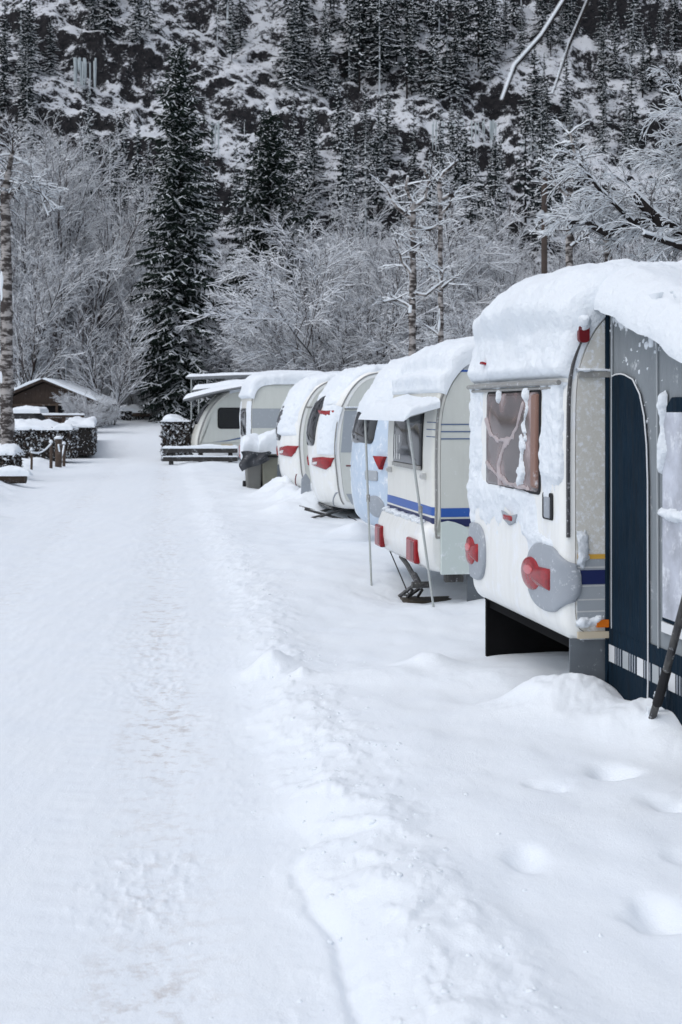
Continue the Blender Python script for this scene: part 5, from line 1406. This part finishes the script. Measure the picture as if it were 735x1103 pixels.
    snowcap(0, w, 0, 1.6, 1.25, .27, .07, 30, 5, .3).build('snow_lid', SNOW, R, smooth=True, angle=180)
    # rail fence in front of the cabin
    Y = 62.; R = empty('rail_fence', 'low timber rail fence with snow on its rails before the cabin', 'fence', (0, Y, any_z(at(50, Y), Y)))
    xs = [at(p, Y) for p in (30, 50, 69, 84)]
    for x in xs: MB().box(x-.07, x+.07, -.07, .07, -.1, .85).build('post', MATS['old_wood'], R, bevel=.02); 
    for zz in (.35, .70): MB().box(xs[0]-.3, xs[-1]+.3, -.10, -.075, zz, zz+.12).build('rail', MATS['old_wood'], R)
    snowcap(xs[0]-.3, xs[-1]+.3, -.14, -.04, .82, .08, .02, 60, 6, .6).build('rail_snow', SNOW, R, smooth=True, angle=180)
    # timber logs at the road end
    for (pa, pb, Y, zz, lab) in ((143, 168, 79.4, .55, 'fallen log lying across the heap at the road end'), (140, 163, 92, 1.9, 'distant snowy rail above the heap at the road end')):
        x0, x1 = at(pa, Y), at(pb, Y); zb = any_z((x0+x1)/2, Y) + .35
        R = empty('log', lab, 'log', ((x0+x1)/2, Y, zb)); h = (x1-x0)/2
        MB().tube([(-h, 0, -.02), (0, .02, 0), (h, 0, .03)], .13, 10).build('trunk', MATS['old_wood'], R, smooth=True)
        snowcap(-h, h, -.12, .12, .1, .12, .02, 30, 4, .4).build('snow_cap', SNOW, R, smooth=True, angle=180)

def right_side():
    # utility pole with a lamp head
    Y = 48.; x = at(586.5, Y); z = any_z(x, Y); ztop = 1.8 + (440-178)*Y/1450 - z
    R = empty('utility_pole', 'straight dark wooden utility pole with a small lamp, behind the nearest caravan', 'utility pole', (x, Y, z))
    MB().tube([(0, 0, -.3), (0, 0, ztop*.5), (0, 0, ztop)], [.13, .115, .10], 12).build('shaft', mat('tarred_wood', (.06, .042, .034), .8, var=.4, vscale=4), R, smooth=True)
    zl = 1.8 + (440-231)*Y/1450 - z
    l = MB().tube([(0, -.1, zl), (-.28, -.15, zl+.02)], .025, 8).build('bracket', MATS['galv'], R, smooth=True)
    MB().tube([(-.12, -.2, zl+.12), (-.14, -.2, zl-.02), (-.15, -.2, zl-.1)], [.05, .16, .17], 14).build('lamp_head', MATS['grey_band'], R, smooth=True)
    MB().box(.02, .28, -.2, -.05, zl-.02, zl+.04).build('lamp_arm', MATS['galv'], R)
    # timber beams before the farthest caravan
    Y = 44.5; x0, x1 = at(176, Y), at(256, Y); z = float(ground_z((x0+x1)/2, Y))
    R = empty('timber_barrier', 'double timber beam barrier in the snow before the farthest caravan', 'barrier', ((x0+x1)/2, Y, z)); h = (x1-x0)/2
    for zz in (.02, .30): MB().box(-h, h, -.06, .06, zz, zz+.16).build('beam', mat('dark_beam', (.045, .042, .04), .8, var=.4, snow=.15), R, bevel=.02)
    for xx in (-h*.8, 0, h*.8): MB().box(xx-.07, xx+.07, .065, .2, -.1, .42).build('post', MATS['dark_beam'], R, bevel=.01)
    snowcap(-h, h, -.10, .08, .46, .10, .02, 60, 3, .6).build('snow_cap', SNOW, R, smooth=True, angle=180)
    snowcap(-h, h, -.10, -.02, .18, .04, .01, 60, 8, .6).build('snow_cap', SNOW, R, smooth=True, angle=180)
    # snow-laden awning roofs round the far caravans
    def awn(lab, pl, pr, Y, z0, z1, D, t, sag=.0, pole=(0.15, .95), seed=1, thick=.05):
        """sheet from column pl to pr at distance Y, heights z0 (left) to z1 (right), depth D"""
        x0, x1 = at(pl, Y), at(pr, Y); w = x1-x0
        R = empty('awning_roof', lab, 'awning', (x0, Y, 0), 0, 'snow laden awning roofs by the farthest caravan')
        u = np.linspace(0, 1, 50); v = np.linspace(0, 1, 16)
        zc = z0 + (z1-z0)*(1-(1-u)**1.7)
        XX = w*u[:, None] + 0*v[None]; YY = D*v[None] + 0*u[:, None]; ZZ = zc[:, None] + 0*v[None]
        e = np.clip(u/.03, 0, 1)**.4 * np.clip((1-u)/.03, 0, 1)**.4; ev = np.clip(v/.1, 0, 1)**.4 * np.clip((1-v)/.1, 0, 1)**.4
        H = t * (1 + .45*fbm(XX*.9 + seed, YY*.9, seed, 3)) * e[:, None] * ev[None]
        A = np.stack([XX, YY, ZZ + thick + H], -1); B = np.stack([XX, YY, ZZ + thick + .002], -1); C = np.stack([XX, YY, ZZ], -1); B2 = B.copy(); B2[..., 2] -= .002
        mb = MB(); mb.grid(B2); mb.grid(C)
        for a, b in ((B2[0], C[0]), (B2[-1], C[-1]), (B2[:, 0], C[:, 0]), (B2[:, -1], C[:, -1])): mb.grid(np.stack([a, b], 0))
        mb.build('roof_sheet', MATS['canopy_grey'], R)
        mb = MB(); mb.grid(A); mb.grid(B)
        for a, b in ((A[0], B[0]), (A[-1], B[-1]), (A[:, 0], B[:, 0]), (A[:, -1], B[:, -1])): mb.grid(np.stack([a, b], 0))
        mb.build('roof_snow', SNOW, R, smooth=True, angle=180)
        for f in pole:
            xx = w*f; zt = z0 + (z1-z0)*(1-(1-f)**1.7)
            MB().tube([(xx, .1, zt+.01), (xx, .1, any_z(x0+xx, Y) - .1)], .03, 8).build('pole', MATS['galv'], R, smooth=True)
    awn('lowest awning roof, sloping down to the left over the nose of the farthest caravan', 197, 305, 45.2, 2.05, 2.62, 2.6, .15, pole=(.75,), seed=2)
    awn('middle awning roof behind the sloping one', 207, 345, 48.6, 2.42, 2.74, 2.6, .17, pole=(.05, .5), seed=5)
    awn('uppermost and farthest awning roof with a thin dark edge', 200, 350, 52.5, 2.98, 3.12, 2.8, .13, pole=(.04, .55), seed=9)
    # brace of lowest awning
    # bins
    Yb = 30.2
    for i, (px, w, m, lab, hh) in enumerate(((290, .36, 'bin_beige', 'beige green bin on the right of the pair, under a big snow cap', .80), (273, .37, 'bin_grey', 'grey bin on the left of the pair, wrapped in dark cloth', .76))):
        mat('bin_beige', (.20, .20, .16), .6, var=.2); mat('bin_grey', (.17, .17, .16), .6, var=.2)
        x = at(px, Yb); z = float(ground_z(x, Yb)) - .05
        R = empty('rubbish_bin', lab, 'bin', (x, Yb, z), .2, 'rubbish bins before the sixth caravan')
        mb = MB(); a, b = w/2, w/2*.82
        mb.add([(-b, -b, 0), (b, -b, 0), (b, b, 0), (-b, b, 0), (-a, -a, hh), (a, -a, hh), (a, a, hh), (-a, a, hh)], [(0,3,2,1), (4,5,6,7), (0,1,5,4), (1,2,6,5), (2,3,7,6), (3,0,4,7)]); mb.build('body', MATS[m], R, bevel=.03)
        MB().box(-a-.03, a+.03, -a-.03, a+.03, hh+.003, hh+.05).build('lid', MATS[m], R, bevel=.02)
        MB().tube([(-a, -a-.05, hh-.02), (a, -a-.05, hh-.02)], .02, 8).build('handle', MATS['rubber'], R, smooth=True)
        for sx in (-1, 1): MB().tube([(sx*b, b, .1), (sx*(b+.06), b, .1)], .1, 12).build('wheel', MATS['rubber'], R, smooth=True)
        snowcap(-a-.05, a+.05, -a-.05, a+.05, hh+.05, .46 if i == 0 else .40, .04, 30, 3+i, .35).build('snow_cap', SNOW, R, smooth=True, angle=180)
    # dark cloth hanging over bins
    x = at(277, 29.8)
    A = np.array([[( -.42 + .75*u + .05*sin(v*7), -.12 + .035*sin(u*13+v*3), .98 - .50*v*(1 - .6*u) + .02*sin(u*7)) for v in np.linspace(0, 1, 14)] for u in np.linspace(0, 1, 26)])
    mb = MB(); mb.grid(A); mb.grid(A + np.array((0, .02, 0))); A = A * np.array((.85, 1, .88)); mb = MB(); mb.grid(A); mb.grid(A + np.array((0, .02, 0))); R = empty('tarpaulin', 'dark crumpled tarpaulin hanging on the bins', 'tarpaulin', (x, 29.85, float(ground_z(x, 29.85)) - .02)); mb.build('sheet', mat('tarp', (.04, .045, .055), .6, var=.5, vscale=4, snow=.15), R, smooth=True)
    # blocks and pots seen as small dark things beside the caravans
    for (x, Y, s, lab) in ((-.62, 23.8, .16, 'grey marker board stuck in the snow heap before the fourth caravan'),):
        z = float(ground_z(x, Y)); R = empty('marker_board', lab, 'board', (x, Y, z), .3)
        MB().prism([(-.09, -.1), (.10, -.1), (.08, .20), (0, .32), (-.08, .22)], 'y', 0, .03).build('board', MATS['grey_plastic'], R, bevel=.006)
        MB().tube([(0, .045, -.2), (0, .045, .18)], .014, 6).build('stake', MATS['galv'], R)

def icefalls():
    m = mat('ice', (.52, .59, .62), .35, var=.25, vscale=1.2, spec=.6)
    R = random.Random(4)
    for (px, pt, pb, w, n, lab) in ((92, 62, 98, 24, 34, 'row of pale icicles hanging from the dark left cliff'), (232, 130, 176, 9, 12, 'pale blue ice fall right of the tallest spruce'), (500, 128, 160, 70, 30, 'row of icicles along the right hand cliff'), (575, 150, 170, 30, 16, 'short icicles on the cliff behind the birch twigs')):
        # find rock face
        hit = None
        for k in range(260):
            Y = 120 + k*.4; 
            if 440 - 1450*(float(hill_z(at(px, Y), Y)) - 1.8)/Y <= pb: hit = Y; break
        if hit is None: continue
        Y = hit - .3; x = at(px, Y); o = empty('icicles', lab, 'ice', (x, Y, 0))
        mb = MB(); sc = Y/1450
        for i in range(n):
            xx = R.uniform(-w/2, w/2)*sc; zt = 1.8 + (440 - pt - R.uniform(0, 6))*sc; ln = (pb-pt)*sc*R.uniform(.2, 1.0); r = R.uniform(.05, .14)
            yy = R.uniform(-.3, .3)
            # stand just before the rock of its own column
            for q in range(12):
                if float(hill_z(x+xx, Y+yy)) < zt - ln*.6: break
                yy -= .4
            mb.tube([(xx, yy, zt), (xx + .02, yy-.02, zt-ln*.4), (xx, yy-.02, zt-ln*.75), (xx, yy, zt-ln)], [r, r*.9, r*.6, r*.12], 7)
        mb.build('ice_column', m, o, smooth=True)

def snow_clods():
    g = np.random.default_rng(21); n = 600
    y = 3.4 * (30/3.4)**g.random(n)**1.25; s = np.where(g.random(n) < .75, .30 + g.normal(0, .22, n), g.normal(-.6, .5, n))
    x = road_r(y) + s; keep = (s > -2.5); x, y = x[keep], y[keep]; n = len(x)
    r = .003 + .011 * g.random(n)**2; r = np.where(s[keep] < -.2, r*.55, r); z = ground_z(x, y) - r*.15
    th = np.linspace(0, 2*pi, 8)[:-1]; rings = [(.0, 1.0), (.62, .72), (1.0, .1), (.75, -.6)]
    V = []; Q = []
    for i in range(n):
        b = len(V)
        sx, sy, sz = r[i]*g.uniform(.7, 1.4), r[i]*g.uniform(.7, 1.4), r[i]*g.uniform(.6, 1.0)
        for (q, h) in rings:
            for t in th:
                k = 1 + g.uniform(-.22, .22); V.append((x[i] + sx*q*cos(t)*k, y[i] + sy*q*sin(t)*k, z[i] + sz*h*k))
        for a in range(3):
            for t in range(7): Q.append((b+a*7+t, b+a*7+(t+1) % 7, b+(a+1)*7+(t+1) % 7, b+(a+1)*7+t))
    o = npmesh('snow_clods', np.array(V), np.array(Q), SNOWG, smooth=True)
    tag(o, 'crumbs and clods of ploughed snow strewn along the lane edge', 'snow clods', None, 'stuff')

def light_and_camera():
    w = bpy.data.worlds.new('World'); SC.world = w; w.use_nodes = True
    nt = w.node_tree; N = nt.nodes; Lk = nt.links; bg = N['Background']
    sky = N.new('ShaderNodeTexSky'); sky.sky_type = 'NISHITA'; sky.sun_disc = False
    el, az = radians(60), radians(235)
    sky.sun_elevation = el; sky.sun_rotation = az; sky.air_density = 1.0; sky.dust_density = 2.0; sky.ozone_density = 1.0
    hsv = N.new('ShaderNodeHueSaturation'); hsv.inputs['Saturation'].default_value = .42
    Lk.new(sky.outputs[0], hsv.inputs['Color']); Lk.new(hsv.outputs[0], bg.inputs['Color']); bg.inputs['Strength'].default_value = .15
    ld = bpy.data.lights.new('sun', 'SUN'); ld.energy = .5; ld.angle = radians(75); ld.color = (1, .97, .94)
    lo = bpy.data.objects.new('sun', ld); COL.objects.link(lo)
    from mathutils import Vector
    d = Vector((sin(az)*cos(el), cos(az)*cos(el), sin(el)))
    lo.rotation_euler = d.to_track_quat('Z', 'Y').to_euler()
    cd = bpy.data.cameras.new('camera'); co = bpy.data.objects.new('camera', cd); COL.objects.link(co)
    co.location = (0, 0, 1.8); co.rotation_euler = (radians(90), 0, 0)
    cd.sensor_fit = 'VERTICAL'; cd.sensor_height = 36; cd.lens = 36*1450/1103
    cd.shift_y = -(551.5-440)/1103
    cd.clip_end = 2000; cd.clip_start = .05
    cd.dof.use_dof = True; cd.dof.focus_distance = 11; cd.dof.aperture_fstop = 4.8
    SC.camera = co
    SC.view_settings.view_transform = 'Standard'; SC.view_settings.look = 'None'; SC.view_settings.exposure = EXPO; SC.view_settings.gamma = 1
    SC.render.engine = 'CYCLES'; SC.cycles.max_bounces = 5; SC.cycles.diffuse_bounces = 3; SC.cycles.glossy_bounces = 2
    SC.cycles.use_denoising = True

EXPO = 0.37
import time as _t
def step(f, *a):
    t = _t.time(); r = f(*a); print('STEP', f.__name__, round(_t.time()-t, 1)); return r
step(light_and_camera)
step(shell_mats)
step(build_ground); step(snow_clods); step(build_hill)
c1 = step(caravan_one); step(tent, c1)
step(caravan_two); step(caravan_three); step(caravan_four); step(caravan_five); step(caravan_six); step(caravan_seven)
step(left_side); step(right_side); step(icefalls)
step(special_trees); step(vegetation)
